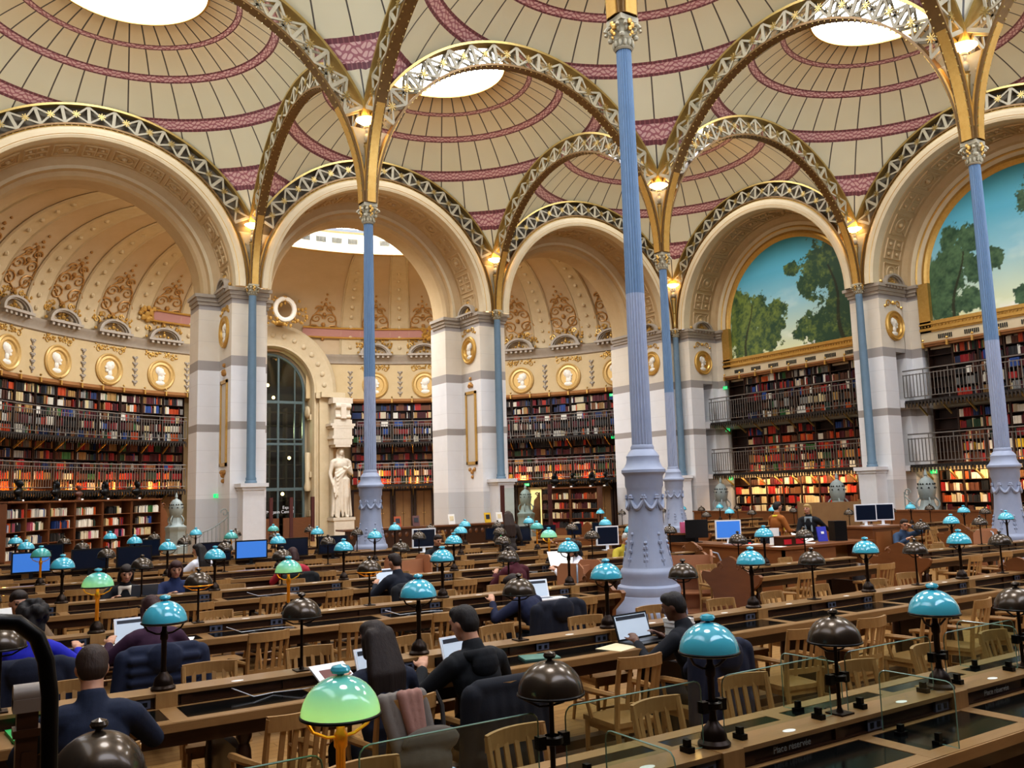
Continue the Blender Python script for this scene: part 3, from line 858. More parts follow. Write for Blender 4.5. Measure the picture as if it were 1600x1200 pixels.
wg.ball((15.3, 42.8, 12.25), .18); wg.bbox((15.1, 42.8, 11.0), (15.5, 43.6, 11.25))
t = thing('carved_wreath', 'carved wreath with gilt leaves crowning the doorway arch', 'wreath', (15.3, 43.6, 11.1))
l0 = Vector(t.location); part('stone_ring', wr.xf(lambda p: p-l0), MEDW, t); part('gilt_leaves', wg.xf(lambda p: p-l0), GOLD, t)
fr, gp = MB(), MB()
IR2 = M('grey_green_door_iron', '#5d6c6c', .4, .3)
gy = 44.45
for x in (-.52, .52): fr.bbox((15+x-.05, gy-.05, 0), (15+x+.05, gy+.05, dz+1.8))
for x in (-1.39, 1.39): fr.bbox((15+x-.03, gy-.05, 0), (15+x+.03, gy+.05, dz+1.25))
for z, h in ((.1, .2), (2.62, .16), (4.95, .12), (5.2, .06), (7.13, .14)): fr.bbox((13.1, gy-.06, z-h/2), (16.9, gy+.06, z+h/2))
arc_strip(fr, [(1.92, gy-.07), (1.8, gy-.07), (1.8, gy+.07)], 0)
gp.add([(13.1, gy, 0), (16.9, gy, 0)]+[(15+1.88*cos(PI*k/20), gy, dz+1.88*sin(PI*k/20)) for k in range(21)], [tuple(range(23))])
struct('door_1', fr, IR2, 'tall arched glazed doorway with grey iron bars to the dark book stacks')
def dark_glass():
    m, nt, b = new_mat('dark_door_glass'); nt.nodes.remove(b)
    tr = nt.nodes.new('ShaderNodeBsdfTransparent'); tr.inputs[0].default_value = (.75, .8, .74, 1)
    gl = nt.nodes.new('ShaderNodeBsdfGlossy'); gl.inputs['Roughness'].default_value = .04
    mx = nt.nodes.new('ShaderNodeMixShader'); mx.inputs[0].default_value = .06
    nt.links.new(tr.outputs[0], mx.inputs[1]); nt.links.new(gl.outputs[0], mx.inputs[2]); nt.links.new(mx.outputs[0], nt.nodes['Material Output'].inputs[0])
    return m
o = struct('window_3', gp, dark_glass(), 'arched glass of the doorway to the book stacks')
bk = MB(); bk.bbox((11.5, 52, -.05), (20.5, 52.2, 12)); bk.bbox((11.5, 44.9, -.05), (11.6, 52, 12)); bk.bbox((20.4, 44.9, -.05), (20.5, 52, 12)); bk.bbox((11.5, 44.9, 12), (20.5, 52, 12.1)); bk.bbox((11.5, 44.9, -.1), (20.5, 52, 0))
struct('wall_stacks', bk, M('dark_stack_wall', '#2a2d26', .8), 'dark wall of the book stacks behind the doorway')
sk = MB()
for z in (.6, 1.2, 2.0, 2.6, 3.3, 4.1, 4.9, 5.6, 6.4, 7.2): sk.bbox((12, 50.6, z), (20, 51.2, z+.06))
for x in range(12, 21): sk.bbox((x-.05, 50.6, 0), (x+.05, 51.2, 7.5))
solo('stack_shelving', sk, M('dim_shelving', '#4a4333', .7), 'dim iron shelving seen through the glazed doorway', 'shelving')
bu = M('small_bulb', '#ffe9b0', .5, emit='#ffdf98', es=7.)
bul = [(13.8, 47, 8.7), (14.4, 47.5, 8.7), (15.5, 47, 9.0), (15.9, 47.5, 8.4), (15.3, 48, 4.4), (17.3, 48, 4.4), (15.4, 47, 2.35), (16.6, 47, 2.4), (14.1, 48, 5.6), (16.7, 49, 7.9)]
for k, p in enumerate(bul):
    solo('stack_lamp', MB().ball((0, 0, 0), .1, 8), bu, f'small warm bulb behind the doorway glass, {ORD[k]} from the top'.replace('first from the top', 'topmost') if 0 else f'tiny warm bulb behind the doorway glass, {ORD[sorted(bul, key=lambda b: (-b[2], b[0])).index(p)]} from the top', 'lamp', 'bulbs behind the doorway', p)
plight('stack_glow', (15.5, 48, 6), 260, '#cfd8a8', .3)

# ------------------------------------------------------------------ paintings
def vnoise(x, y, seed=0):
    xi, yi = np.floor(x).astype(int), np.floor(y).astype(int); xf, yf = x-xi, y-yi
    xf = xf*xf*(3-2*xf); yf = yf*yf*(3-2*yf)
    def h(a, b):
        n = (a*374761393+b*668265263+seed*982451653) & 0x7fffffff
        n = ((n ^ (n >> 13))*1274126177) & 0x7fffffff
        return ((n ^ (n >> 16)) % 10007)/10007.
    return (h(xi, yi)*(1-xf)+h(xi+1, yi)*xf)*(1-yf)+(h(xi, yi+1)*(1-xf)+h(xi+1, yi+1)*xf)*yf
def fbm(x, y, seed=0, o=4):
    s = 0; a = .5; n = 0
    for k in range(o): s = s+a*vnoise(x*2**k, y*2**k, seed+k); n += a; a *= .55
    return s/n
def painting(cu, blobs_, seed, label):
    n = 230; hw, zb = 3.47, 8.02
    S, T = np.meshgrid(np.linspace(-hw, hw, n), np.linspace(0, 1, n), indexing='ij')
    top = ZS+np.sqrt(np.maximum(0, hw*hw-S*S)); Z = zb+(top-zb)*T
    h = (Z-zb)/(ZS+hw-zb)
    c = lambda s: np.array(lin(s))
    def mix(a, b, t): return a+(b-a)*t[..., None]
    t = np.clip(h/.42, 0, 1); sky = mix(c('#d3d6ae')[None, None], c('#8fbcc6')[None, None], t)
    sky = mix(sky, c('#5aa3b8')[None, None], np.clip((h-.42)/.3, 0, 1)); sky = mix(sky, c('#3f8790')[None, None], np.clip((h-.75)/.25, 0, 1))
    cl = fbm(S*.7+9, Z*1.5, seed+50); sky = mix(sky, c('#dfe6d8')[None, None], np.clip((cl-.52)*4, 0, 1)*np.clip(1.0-h*1.6, 0, 1))
    f = np.full(S.shape, -9.)
    for bx, bz, r in blobs_: f = np.maximum(f, 1-np.hypot(S-bx, (Z-bz)*1.05)/r)
    nz = fbm(S*2.6, Z*2.6, seed)*.7+fbm(S*7, Z*7, seed+7)*.45+fbm(S*17, Z*17, seed+9)*.3
    dens = f*1.25+(nz-.70)*1.9+.06
    mask = np.clip(dens*9, 0, 1)
    sh = fbm(S*4+3, Z*4, seed+20)*.6+fbm(S*13, Z*13, seed+21)*.4; lit = np.clip((sh-.42)*3+np.clip(-S*.12, -.3, .3), 0, 1)
    dk = c('#2f4a38'); lt = c('#7f8f46') if seed % 2 else c('#5d7a58')
    tree = mix(dk[None, None], lt[None, None], lit*.8)
    out = mix(sky, tree, mask) if 0 else sky+(tree-sky)*mask[..., None]
    # trunks
    for x0, z0, x1, z1, w in ((-2.6, 8, -2.2, 10.4, .07), (2.7, 8, 2.2, 11.3, .1)):
        tt = np.clip((Z-z0)/(z1-z0), 0, 1); d = np.abs(S-(x0+(x1-x0)*tt)-.12*np.sin(Z*2)); m = ((d < w*(1-.6*tt)) & (Z < z1)).astype(float)*.8
        out = out+(c('#2b2a1e')-out)*m[..., None]
    mb = MB(); mb.add([(32.1, cu-s, z) for s, z in zip(S.ravel(), Z.ravel())], [(i*n+j, (i+1)*n+j, (i+1)*n+j+1, i*n+j+1) for i in range(n-1) for j in range(n-1)])
    t_ = thing('lunette_painting', label, 'painting', (32.1, cu, zb), 0, 'arched landscape paintings'); l0 = Vector(t_.location)
    me = mb.xf(lambda p: p-l0).mesh('canvas', PAINT)
    a = me.color_attributes.new('Col', 'FLOAT_COLOR', 'POINT'); a.data.foreach_set('color', np.concatenate([np.clip(out.reshape(-1, 3)*1.3, 0, .9), np.ones((n*n, 1))], 1).ravel().astype(np.float32))
    link('canvas', me, t_)
    fm = MB()
    for a_, b_, z0, z1, x in ((-3.9, -3.46, 7.62, ZS, 0), (3.46, 3.9, 7.62, ZS, 0)): fm.bbox((31.92, cu+a_, z0), (32.16, cu+b_, z1))
    fm.bbox((31.92, cu-3.9, 7.62), (32.16, cu+3.9, 8.04)); fm.bbox((31.86, cu-3.9, 7.68), (31.95, cu+3.9, 7.78)); fm.bbox((31.86, cu-3.9, 7.9), (31.95, cu+3.9, 7.96))
    for k in range(60): fm.ball((31.91, cu-3.8+k*.129, 7.84), .035, 5)
    part('gilt_frame', fm.xf(lambda p: p-l0), GOLD, t_)
g_ = lambda x, z, r: (x, z, r)
painting(25, [(-2.6, 9.3, 1.2), (-1.9, 9.9, .9), (-1.2, 9.5, .9), (-2.9, 10.6, .7), (-1.3, 8.8, .7), (-2.4, 8.5, .8), (-.7, 9.9, .5), (2.4, 11.2, 1.3), (1.4, 11.1, .8), (2.9, 10.2, 1.0), (2.4, 9.3, .9), (1.3, 8.7, .7), (2.0, 8.4, .8), (.6, 8.7, .5), (1.0, 10.6, .5), (3.1, 8.6, .7), (.3, 11.5, .4)], 3, 'arched landscape painting of trees under blue sky, left of the two')
painting(15, [(-2.9, 9.6, .9), (-2.4, 10.3, .7), (-1.9, 10.8, .6), (-2.9, 8.6, .7), (-1.7, 9.6, .5), (-1.1, 9.9, .4), (-2.0, 8.6, .5), (-2.5, 11.0, .5), (1.9, 11.4, 1.3), (.9, 11.7, .8), (2.8, 10.4, 1.0), (1.2, 10.7, .6), (2.6, 9.2, .9), (1.6, 9.2, .5), (1.0, 8.4, .5), (0, 8.3, .4), (2.9, 8.4, .8)], 4, 'arched landscape painting of trees under pale sky, at the right picture edge')
rw_ = MB(); rw_.bbox((32.2, 0, 7.0), (32.4, 30, 13.6)); rw_.bbox((32.42, 0, 0), (32.5, 30, 7.0))
for cu in (15, 25):
    rw_.bbox((31.95, cu-3.9, 7.22), (32.2, cu+3.9, 7.62))
    for k in range(7):
        for q in range(8): rw_.bbox((31.92, cu-3.3+k*1.0+q*.07, 7.34), (31.96, cu-3.27+k*1.0+q*.07, 7.5), 1)
struct('wall_right', rw_, [CREAM, URND], 'cream wall with vent slots behind the right-hand bookcases and paintings')
WARM_G, WARM_L, WARM_P = 120, 22, 34
# ------------------------------------------------------------------ bookcases, books, galleries
PAL = dict(white=['#d9d2c2', '#cfc6b2', '#e2dccd', '#c9bca0'], cream=['#cdb98c', '#d8c89c'], red=['#8e1f22', '#a52a26', '#7a1a20', '#b23a2a'], brown=['#5b3522', '#6d4128', '#4a2a1b', '#7b5233'], black=['#22201f', '#2b2a2a', '#1a1b1d'], blue=['#23355f', '#2c4a86', '#1e2b4a'], green=['#2f4a30', '#3d6a38', '#25382c'], orange=['#c25a24', '#b8481c'], grey=['#8b8983', '#75736e', '#a09d95'], yellow=['#d9b23a', '#e0bd3c'], maroon=['#55181f', '#451319'], tan=['#a8844f', '#8f6d40'], pink=['#c46b7b'])
MIX = {'up': 'white white red brown grey cream maroon maroon black black blue green orange brown brown tan'.split(), 'mid': 'brown brown maroon maroon black black brown blue green red tan grey'.split(), 'warm': 'red red orange orange brown cream white maroon red tan green yellow'.split(), 'modern': 'white white grey blue white red green pink black white orange cream white'.split(), 'dark': 'maroon black brown black brown white maroon red blue'.split(), 'redw': 'red red maroon orange brown brown cream white green'.split(), 'lowr': 'red cream brown white maroon brown black cream orange'.split()}
ALLB = []          # every book: (matrix, (w,d,h), colour name, colour, description)
def fill(Mx, W, zs, gap, mix, info, depth=.26, rnd=RND, empty=.02, hmax=.9, thin=.82):
    for si, z in enumerate(zs):
        if rnd.random() < empty: continue
        x = -W/2+.01; end = W/2-.02; mx = MIX[mix if not isinstance(mix, (list, tuple)) else mix[min(si, len(mix)-1)]]
        k = 0
        while x < end:
            cn = rnd.choice(mx); col = rnd.choice(PAL[cn]); run = rnd.choice((1, 1, 1, 1, 2, 3, 5, 8, 12)); w0 = rnd.uniform(.022, .05)*thin; h0 = gap*rnd.uniform(.58, hmax)
            if rnd.random() < .035: x += rnd.uniform(.04, .14)
            for _ in range(run):
                w = w0 if run > 3 else rnd.uniform(.018, .046)*thin
                if x+w > end: x = end+1; break
                h = h0 if (run > 3 and info[0] != 'l') else gap*rnd.uniform(.6, hmax)
                lean = 0
                ALLB.append((Mx @ Matrix.Translation((x+w/2, -.02 if rnd.random() < .5 else .0, z)), (w*.94, depth*rnd.uniform(.6, .85), h), cn, lin(col), info+(si, k)))
                k += 1; x += w
def case_mb(W, H, D, ns, gap, z0=.03, back=True, top=True):
    fr, sh = MB(), []
    fr.bbox((-W/2, -.0, 0), (-W/2+.03, D, H)); fr.bbox((W/2-.03, 0, 0), (W/2, D, H))
    if back: fr.bbox((-W/2, D-.02, 0), (W/2, D, H))
    if top: fr.bbox((-W/2, 0, H-.03), (W/2, D, H))
    for k in range(ns):
        sh.append(MB().bbox((-W/2+.03, .01, z0+gap*k-.025), (W/2-.03, D-.02, z0+gap*k)))
    return fr, sh
def make_case(label, W, H, D, ns, gap, mats, group, z0=.03):
    t = thing('bookcase', label, 'bookcase', (0, 0, 0), 0, group)
    fr, sh = case_mb(W, H, D, ns, gap, z0)
    part('frame', fr, mats, t)
    for s in sh: part('shelf', s, mats, t)
    return t
CW = 1.055; step = rad(3.95)
phs = sorted([s*(rad(15.6)+step*(k+.5)) for k in range(15) for s in (-1, 1)])
LVL = [('upper', 4.98, 'up'), ('middle', 2.74, 'mid')]
proto = None; CASES = []
def place_case(proto, loc, rz, label, group):
    if not proto.get('used'):
        proto['o'].location = loc; proto['o'].rotation_euler = (0, 0, rz); proto['o']['label'] = label; proto['o']['group'] = group; proto['used'] = True
        return proto['o']
    return dup(proto['o'], loc, rz, label, group)
pL = dict(o=make_case('x', CW, 2.14, .34, 5, .425, SHELFW, 'x'))
def caselab(lv, ph, k):
    side = 'left' if ph < 0 else 'right'
    return f'dark {lv}-gallery bookcase of the curved wall, {ORD[k]} bay {side} of the glazed doorway'
for lv, z, mix in LVL:
    for ph in phs:
        if abs(ph) > rad(72) or (lv and ph < rad(-62)): continue
        k = sum(1 for p in phs if (p < 0) == (ph < 0) and abs(p) < abs(ph))
        c = fh(ph, 15.86, z)
        place_case(pL, c, -ph, caselab(lv, ph, k), f'{lv} gallery bookcases of the curved wall')
        Mx = Matrix.Translation(c) @ Matrix.Rotation(-ph, 4, 'Z') @ Matrix.Translation((0, .03, 0))
        if lv == 'middle': m5 = ['warm', 'warm', 'mid', 'mid', 'mid']
        else: m5 = ['up', 'up', 'up', 'up', 'up'] if ph < rad(10) else ['up', 'dark', 'dark', 'up', 'dark']
        fill(Mx, CW-.07, [.03+.425*q for q in range(5)], .4, m5, ('c', lv, k, 'left' if ph < 0 else 'right'))
# ground floor of the curved wall: panelled cupboards
cf, cd = MB(), MB()
cf.bbox((-CW/2, 0, 0), (-CW/2+.12, .3, 2.5)); cf.bbox((CW/2-.12, 0, 0), (CW/2, .3, 2.5)); cf.bbox((-CW/2, 0, 0), (CW/2, .3, .12)); cf.bbox((-CW/2, 0, 2.38), (CW/2, .3, 2.5)); cf.bbox((-CW/2, .2, .1), (CW/2, .3, 2.4))
cd1 = MB(); cd1.bbox((-CW/2+.12, .1, .12), (-.01, .2, 2.38)); cd2 = MB(); cd2.bbox((.01, .1, .12), (CW/2-.12, .2, 2.38))
t = thing('wall_cupboard', 'x', 'cupboard', (0, 0, 0), 0, 'x'); part('frame', cf, SHELFW, t)
for m, x in ((cd1, -.05), (cd2, .05)):
    d = part('door', m, CUPB, t); part('knob', MB().ball((x, .08, 1.2), .025, 6), GOLD, d)
pC = dict(o=t)
for ph in phs:
    if abs(ph) > rad(72) or ph < rad(-62): continue
    k = sum(1 for p in phs if (p < 0) == (ph < 0) and abs(p) < abs(ph)); side = 'left' if ph < 0 else 'right'
    place_case(pC, fh(ph, 15.95, 0), -ph, f'tan panelled cupboard under the lower gallery, {ORD[k]} bay {side} of the doorway', 'wall cupboards of the curved wall')
# shelf cornice
sc_ = MB()
for a, b in ((-76, -15.6), (15.6, 76)):
    sc_.lathe([(15.84, 7.1), (15.72, 7.12), (15.66, 7.2), (15.7, 7.22), (15.78, 7.34), (15.86, 7.36)], 40, 0, (15, 28.5, 0), rad(90-b), rad(90-a))
sb = MB()
for ph in phs:
    for e in (-.5, .5):
        p = fh(ph+e*step, 15.66, 7.22); sb.box(p, (.07, .09, .2), -ph); sb.ball((p[0], p[1], 7.42), .05, 6)
struct('trim_13', sc_, M('gilt_brown_shelf_cornice', '#a9794e', .45, .2, var='#8d6238', vs=5), 'brown and gilt cornice on top of the curved bookcases')
struct('trim_14', sb, GOLD, 'gilt brackets on the curved bookcase cornice')

# right wall cases -------------------------------------------------------
RW = .94
pR = dict(o=make_case('x', RW, 2.02, .34, 5, .405, SHELFW, 'x'))
pG = dict(o=make_case('x', RW, 2.5, .34, 6, .41, SHELFW, 'x', .1))
for cu, nm in ((25, 'far'), (15, 'near')):
    for k in range(8):
        y = cu-3.76+RW*(k+.5)
        if cu == 15 and y < 15.2: continue
        kk = 7-k
        for lv, z, pr, mx in (('upper', 5.12, pR, ['up', 'up', 'dark', 'dark', 'up']), ('middle', 2.74, pR, ['warm', 'warm', 'redw', 'redw', 'dark']), ('ground', 0, pG, ['lowr']*6)):
            if lv == 'ground': z = 0
            c = (32.06, y, z)
            place_case(pr, c, -PI/2, f'{lv}-floor bookcase, right wall, {ORD[kk]} bay from left under the {"left" if cu == 25 else "right-edge"} painting', f'{lv} bookcases of the right wall')
            if kk == 0 and RND.random() < .9: continue      # empty bays beside the piers
            Mx = Matrix.Translation(c) @ Matrix.Rotation(-PI/2, 4, 'Z') @ Matrix.Translation((0, .03, 0))
            ns, g, z0 = (6, .41, .1) if lv == 'ground' else (5, .405, .03)
            fill(Mx, RW-.07, [z0+g*q for q in range(ns)], .385, mx, ('r', lv, kk, 'left' if cu == 25 else 'right-edge'), thin=.72)
rc = MB(); rb = MB()
for cu in (25, 15):
    rc.bbox((31.86, cu-3.8, 7.08), (32.3, cu+3.8, 7.16)); rc.bbox((31.8, cu-3.8, 7.16), (32.3, cu+3.8, 7.24))
    for k in range(9): rb.box((31.8, cu-3.76+RW*k, 7.14), (.1, .07, .2)); rb.ball((31.8, cu-3.76+RW*k, 7.32), .05, 6)
struct('trim_15', rc, bpy.data.materials['gilt_brown_shelf_cornice'], 'brown and gilt cornice on top of the right-hand bookcases')
struct('trim_16', rb, GOLD, 'gilt brackets on the right-hand bookcase cornice')

# low bookcases with busts in front of the curved wall ---------------------
LW = 1.5
def low_case(label, group):
    t = make_case(label, LW, 2.25, .5, 4, .46, CASEW, group, .35)
    part('top_board', MB().bbox((-LW/2-.02, -.05, 2.25), (LW/2+.02, .52, 2.3)), CASEW, t); part('kick_board', MB().bbox((-LW/2, .02, 0), (LW/2, .48, .32)), CASEW, t)
    return t
pW = dict(o=low_case('x', 'x')); lst = rad(6.75)
LOWS = [('left', rad(-30.5)-lst*k, k) for k in range(6)]+[('right', rad(60)+lst*k, k) for k in range(2)]
for side, ph, k in LOWS:
    c = fh(ph, 13.0, 0)
    place_case(pW, c, -ph, f'low brown bookcase before the curved wall, {ORD[k]} from the scrolled end, {side} group', f'low bookcases on the {side}')
    Mx = Matrix.Translation(c) @ Matrix.Rotation(-ph, 4, 'Z') @ Matrix.Translation((0, .04, 0))
    for q in range(4):
        z = .35+.46*q
        a = RND.uniform(-.68, -.4); b = RND.uniform(.2, .68)
        M2 = Mx @ Matrix.Translation(((a+b)/2, 0, 0)) if side == 'left' else Mx
        fill(M2, (b-a) if side == 'left' else LW-.1, [z], .36, 'modern' if side == 'left' else 'lowr', ('l', side, k, q), .24, RND, .02, .85, .8 if side == 'left' else 1)
def scroll_end(loc, rz, label):
    pts = [(0, 0), (.95, 0), (.95, .9), (.75, .95), (.55, 1.05), (.4, 1.25), (.3, 1.5), (.28, 1.7), (.14, 1.85), (0, 2.1)]
    mb = MB().prism(pts, lambda a, b, h: (a, h, b), .12); mb.tube([(.12+.1*cos(q*.6)*(1-q/14), .06, 2.0+.1*sin(q*.6)*(1-q/14)) for q in range(12)], .03, 6)
    solo('scrolled_bookcase_end', mb, CASEW, label, 'bookcase end', None, loc, rz)
scroll_end(fh(rad(-30.5)+lst*.5+.01, 13.2, 0), -rad(-27), 'carved scrolled wooden end of the left low bookcase, beside the urn')
p = fh(rad(60)-lst*.5-.01, 13.2, 0); scroll_end(p, PI-rad(57), 'carved scrolled wooden end of the right low bookcase, beside the urn')

# ---- books: 300 as things, the rest as one mass
bm = MB()
bm.bbox((-.5, -.0, 0), (-.42, 1, 1)); bm.bbox((.42, 0, 0), (.5, 1, 1)); bm.bbox((-.45, .02, .02), (.45, .96, .97), 1)
bm.grid(lambda i, j: (.5*cos(PI*(1-i)), -.12*sin(PI*i), j), 6, 1, 0)
bm.add([(.5*cos(PI*(1-i/6)), -.12*sin(PI*i/6), 1) for i in range(7)], [tuple(range(7))])
BKM = bm.mesh('book', [BOOKO, CREAMP])
CAMP = Vector((CX, CY, 2.12))
def seen(b):
    p = b[0].translation; d = p-CAMP; z = d.dot(fw)
    return abs(d.dot(r2)/z) < .585 and -.44 < d.dot(u2)/z < .44, z
pool = []
for b in ALLB:
    ok, z = seen(b); key = b[4][0]
    if not ok: continue
    p = b[0].translation
    bonus = {'l': 1.45, 'r': 1.15, 'c': 1.}[key]
    # books hidden low down behind the desks are poor candidates
    if p.z < 1.1: bonus *= .3
    pool.append((b[1][0]*b[1][2]*bonus/z/z, b))
pool.sort(key=lambda t: -t[0])
top = [b for _, b in pool[:300]]; ids = set(map(id, top))
CN = dict(white='off-white', cream='cream', red='red', brown='brown', black='black', blue='navy blue', green='green', orange='orange', grey='grey', yellow='yellow', maroon='maroon', tan='tan', pink='pink')
seenlab = {}
for b in top:
    Mx, d, cn, col, info = b
    if info[0] == 'l': where = f'shelf {ORD[3-info[3]]} from top of {ORD[info[2]]} low bookcase, {info[1]} side'; k = info[5]
    elif info[0] == 'r': where = f'{info[1]}-floor bay {info[2]+1}, shelf {info[4]+1} up, {info[3]} painting'; k = info[5]
    else: where = f'{info[1]} gallery, bay {info[2]+1} {info[3]} of doorway, shelf {info[4]+1} up'; k = info[5]
    lab = f'{CN[cn]} book, {ORD[k]} along: {where}'
    o = link('book', BKM); o.matrix_world = Mx @ Matrix.Diagonal((d[0], d[1], d[2], 1)); o.color = (*col, 1)
    tag(o, lab, 'book', 'books on the wall shelves')
rest = [b for b in ALLB if id(b) not in ids]
V = []; Fc = []; Cc = []
for Mx, d, cn, col, info in rest:
    k = len(V); x, y, z = d[0]/2, d[1], d[2]
    for p in ((-x, 0, 0), (x, 0, 0), (x, y, 0), (-x, y, 0), (-x, 0, z), (x, 0, z), (x, y, z), (-x, y, z)):
        V.append(tuple(Mx @ Vector(p))); Cc.append((*col, 1))
    for f in ((4, 5, 6, 7), (0, 1, 5, 4), (1, 2, 6, 5), (3, 0, 4, 7)): Fc.append(tuple(i+k for i in f))
me = bpy.data.meshes.new('book_mass'); me.from_pydata(V, [], Fc); me.materials.append(BOOKA)
a = me.color_attributes.new('Col', 'FLOAT_COLOR', 'POINT'); a.data.foreach_set('color', np.array(Cc, dtype=np.float32).ravel())
tag(link('shelved_books', me), 'the remaining rows of old books packed on the wall bookcases', 'books', None, 'stuff')

# ---- galleries
def gallery(label, path, nrm, z, deckw, brk):
    """path(t)->(x,y) along the railing line; nrm(t)->unit vector pointing to the wall"""
    pass
def arc_gallery(a, b, z, label):
    t = thing('gallery_balcony', label, 'gallery', fh(rad((a+b)/2), 15.4, z-.12)); l0 = Vector(t.location); off = lambda p: Vector(p)-l0
    RR = 15.2
    dk = MB().lathe([(RR, z-.1), (RR, z), (15.9, z), (15.9, z-.1), (RR, z-.1)], 40, 0, (15, 28.5, 0), rad(90-b), rad(90-a))
    n = int((b-a)/.5); rl, bars, fr, brs = MB(), MB(), MB(), []
    for zz, th in ((1.12, .028), (.95, .02), (.12, .02)): rl.tube([fh(rad(a+(b-a)*i/60), RR, z+zz) for i in range(61)], th, 5)
    for k in range(n+1):
        ph = rad(a+(b-a)*k/n); bars.box(fh(ph, RR, z+.55), (.026, .026, 1.1 if k % 8 == 0 else .86), -ph)
        fr.box(fh(ph, RR-.01, z-.13), (.055, .04, .14), -ph); 
        c = fh(ph, RR-.01, z-.23); fr.box(c, (.03, .03, .07), -ph)
    for ph in phs:
        ph2 = ph+step/2
        if rad(a) < ph2 < rad(b):
            q0, q1 = fh(ph2, RR+.05, z-.12), fh(ph2, 15.85, z-.55); brs.append(MB().beam(q0, q1, .04, .07))
    for n_, m, mt in (('deck', dk, RAILD), ('handrail', rl, RAIL), ('balusters', bars, RAIL), ('toothed_fringe', fr, M('dark_iron_fringe', '#3a322b', .6))):
        q_ = part(n_, m.xf(off), mt, t)
        if n_ in ('toothed_fringe', 'balusters'): q_['kind'] = 'stuff'
    for b_ in brs: part('bracket', b_.xf(off), GOLDP, t)
for z, nm in ((2.72, 'lower'), (4.96, 'upper')):
    arc_gallery(-62, -16.6, z, f'{nm} iron gallery with railing along the curved wall, left of the doorway')
    arc_gallery(16.6, 75, z, f'{nm} iron gallery with railing along the curved wall, right of the doorway')
def str_gallery(y0, y1, z, label):
    X = 31.32; t = thing('gallery_balcony', label, 'gallery', (X, (y0+y1)/2, z-.12)); l0 = Vector(t.location); off = lambda p: p-l0
    dk = MB().bbox((X, y0, z-.1), (32.05, y1, z)); rl, bars, fr, brs = MB(), MB(), MB(), []
    for zz, th in ((1.12, .028), (.95, .02), (.12, .02)): rl.tube([(X, y0, z+zz), (X, y1, z+zz)], th, 5)
    n = int((y1-y0)/.135)
    for k in range(n+1):
        y = y0+(y1-y0)*k/n; bars.box((X, y, z+.55), (.026, .026, 1.1 if k % 7 == 0 else .86))
        fr.box((X-.01, y, z-.13), (.04, .055, .14)); fr.box((X-.01, y, z-.23), (.03, .03, .07))
    for k in range(9):
        y = (y0+y1)/2-3.76+RW*k
        if y0 < y < y1: brs.append(MB().beam((X+.05, y, z-.12), (32.0, y, z-.55), .04, .07))
    for n_, m, mt in (('deck', dk, RAILD), ('handrail', rl, RAIL), ('balusters', bars, RAIL), ('toothed_fringe', fr, bpy.data.materials['dark_iron_fringe'])):
        q_ = part(n_, m.xf(off), mt, t)
        if n_ in ('toothed_fringe', 'balusters'): q_['kind'] = 'stuff'
    for b_ in brs: part('bracket', b_.xf(off), GOLDP, t)
for z, nm in ((2.72, 'lower'), (5.1, 'upper')):
    str_gallery(20.62, 29.36, z, f'{nm} iron gallery of the right wall, bay under the left landscape painting')
    str_gallery(11, 19.38, z, f'{nm} iron gallery of the right wall, bay under the right-edge landscape painting')
# warm strip lamps under the galleries (one long tubular lamp each)
def warm(loc, sx, sy, e, rz=0, col='#ffd8a6'):
    l = bpy.data.lights.new('shelf_strip_light', 'AREA'); l.shape = 'RECTANGLE'; l.size = sx; l.size_y = sy; l.energy = e; l.color = lin(col)
    o = link('shelf_strip_light', l, None, loc); return o
def aim(o, d): o.rotation_euler = Vector(d).to_track_quat('-Z', 'Y').to_euler()
for cu, y0, y1 in ((25, 21.2, 28.8), (15, 11.4, 18.8)):
    o = warm((31.5, cu, 2.5), 7.2, .08, WARM_G); aim(o, (.62, 0, -1)); o.rotation_euler.rotate_axis('Z', PI/2) if 0 else None
    o = warm((31.45, cu, 2.8), 7.2, .06, WARM_L); aim(o, (1, 0, .35))
for ph in (-56, -49, -42, -35, -28, -21, 21, 28, 35, 42, 49, 56, 63):
    p = fh(rad(ph), 15.58, 2.84); plight('shelf_spot', p, WARM_P, '#ffab4a', .05)
LAMP_E = .75
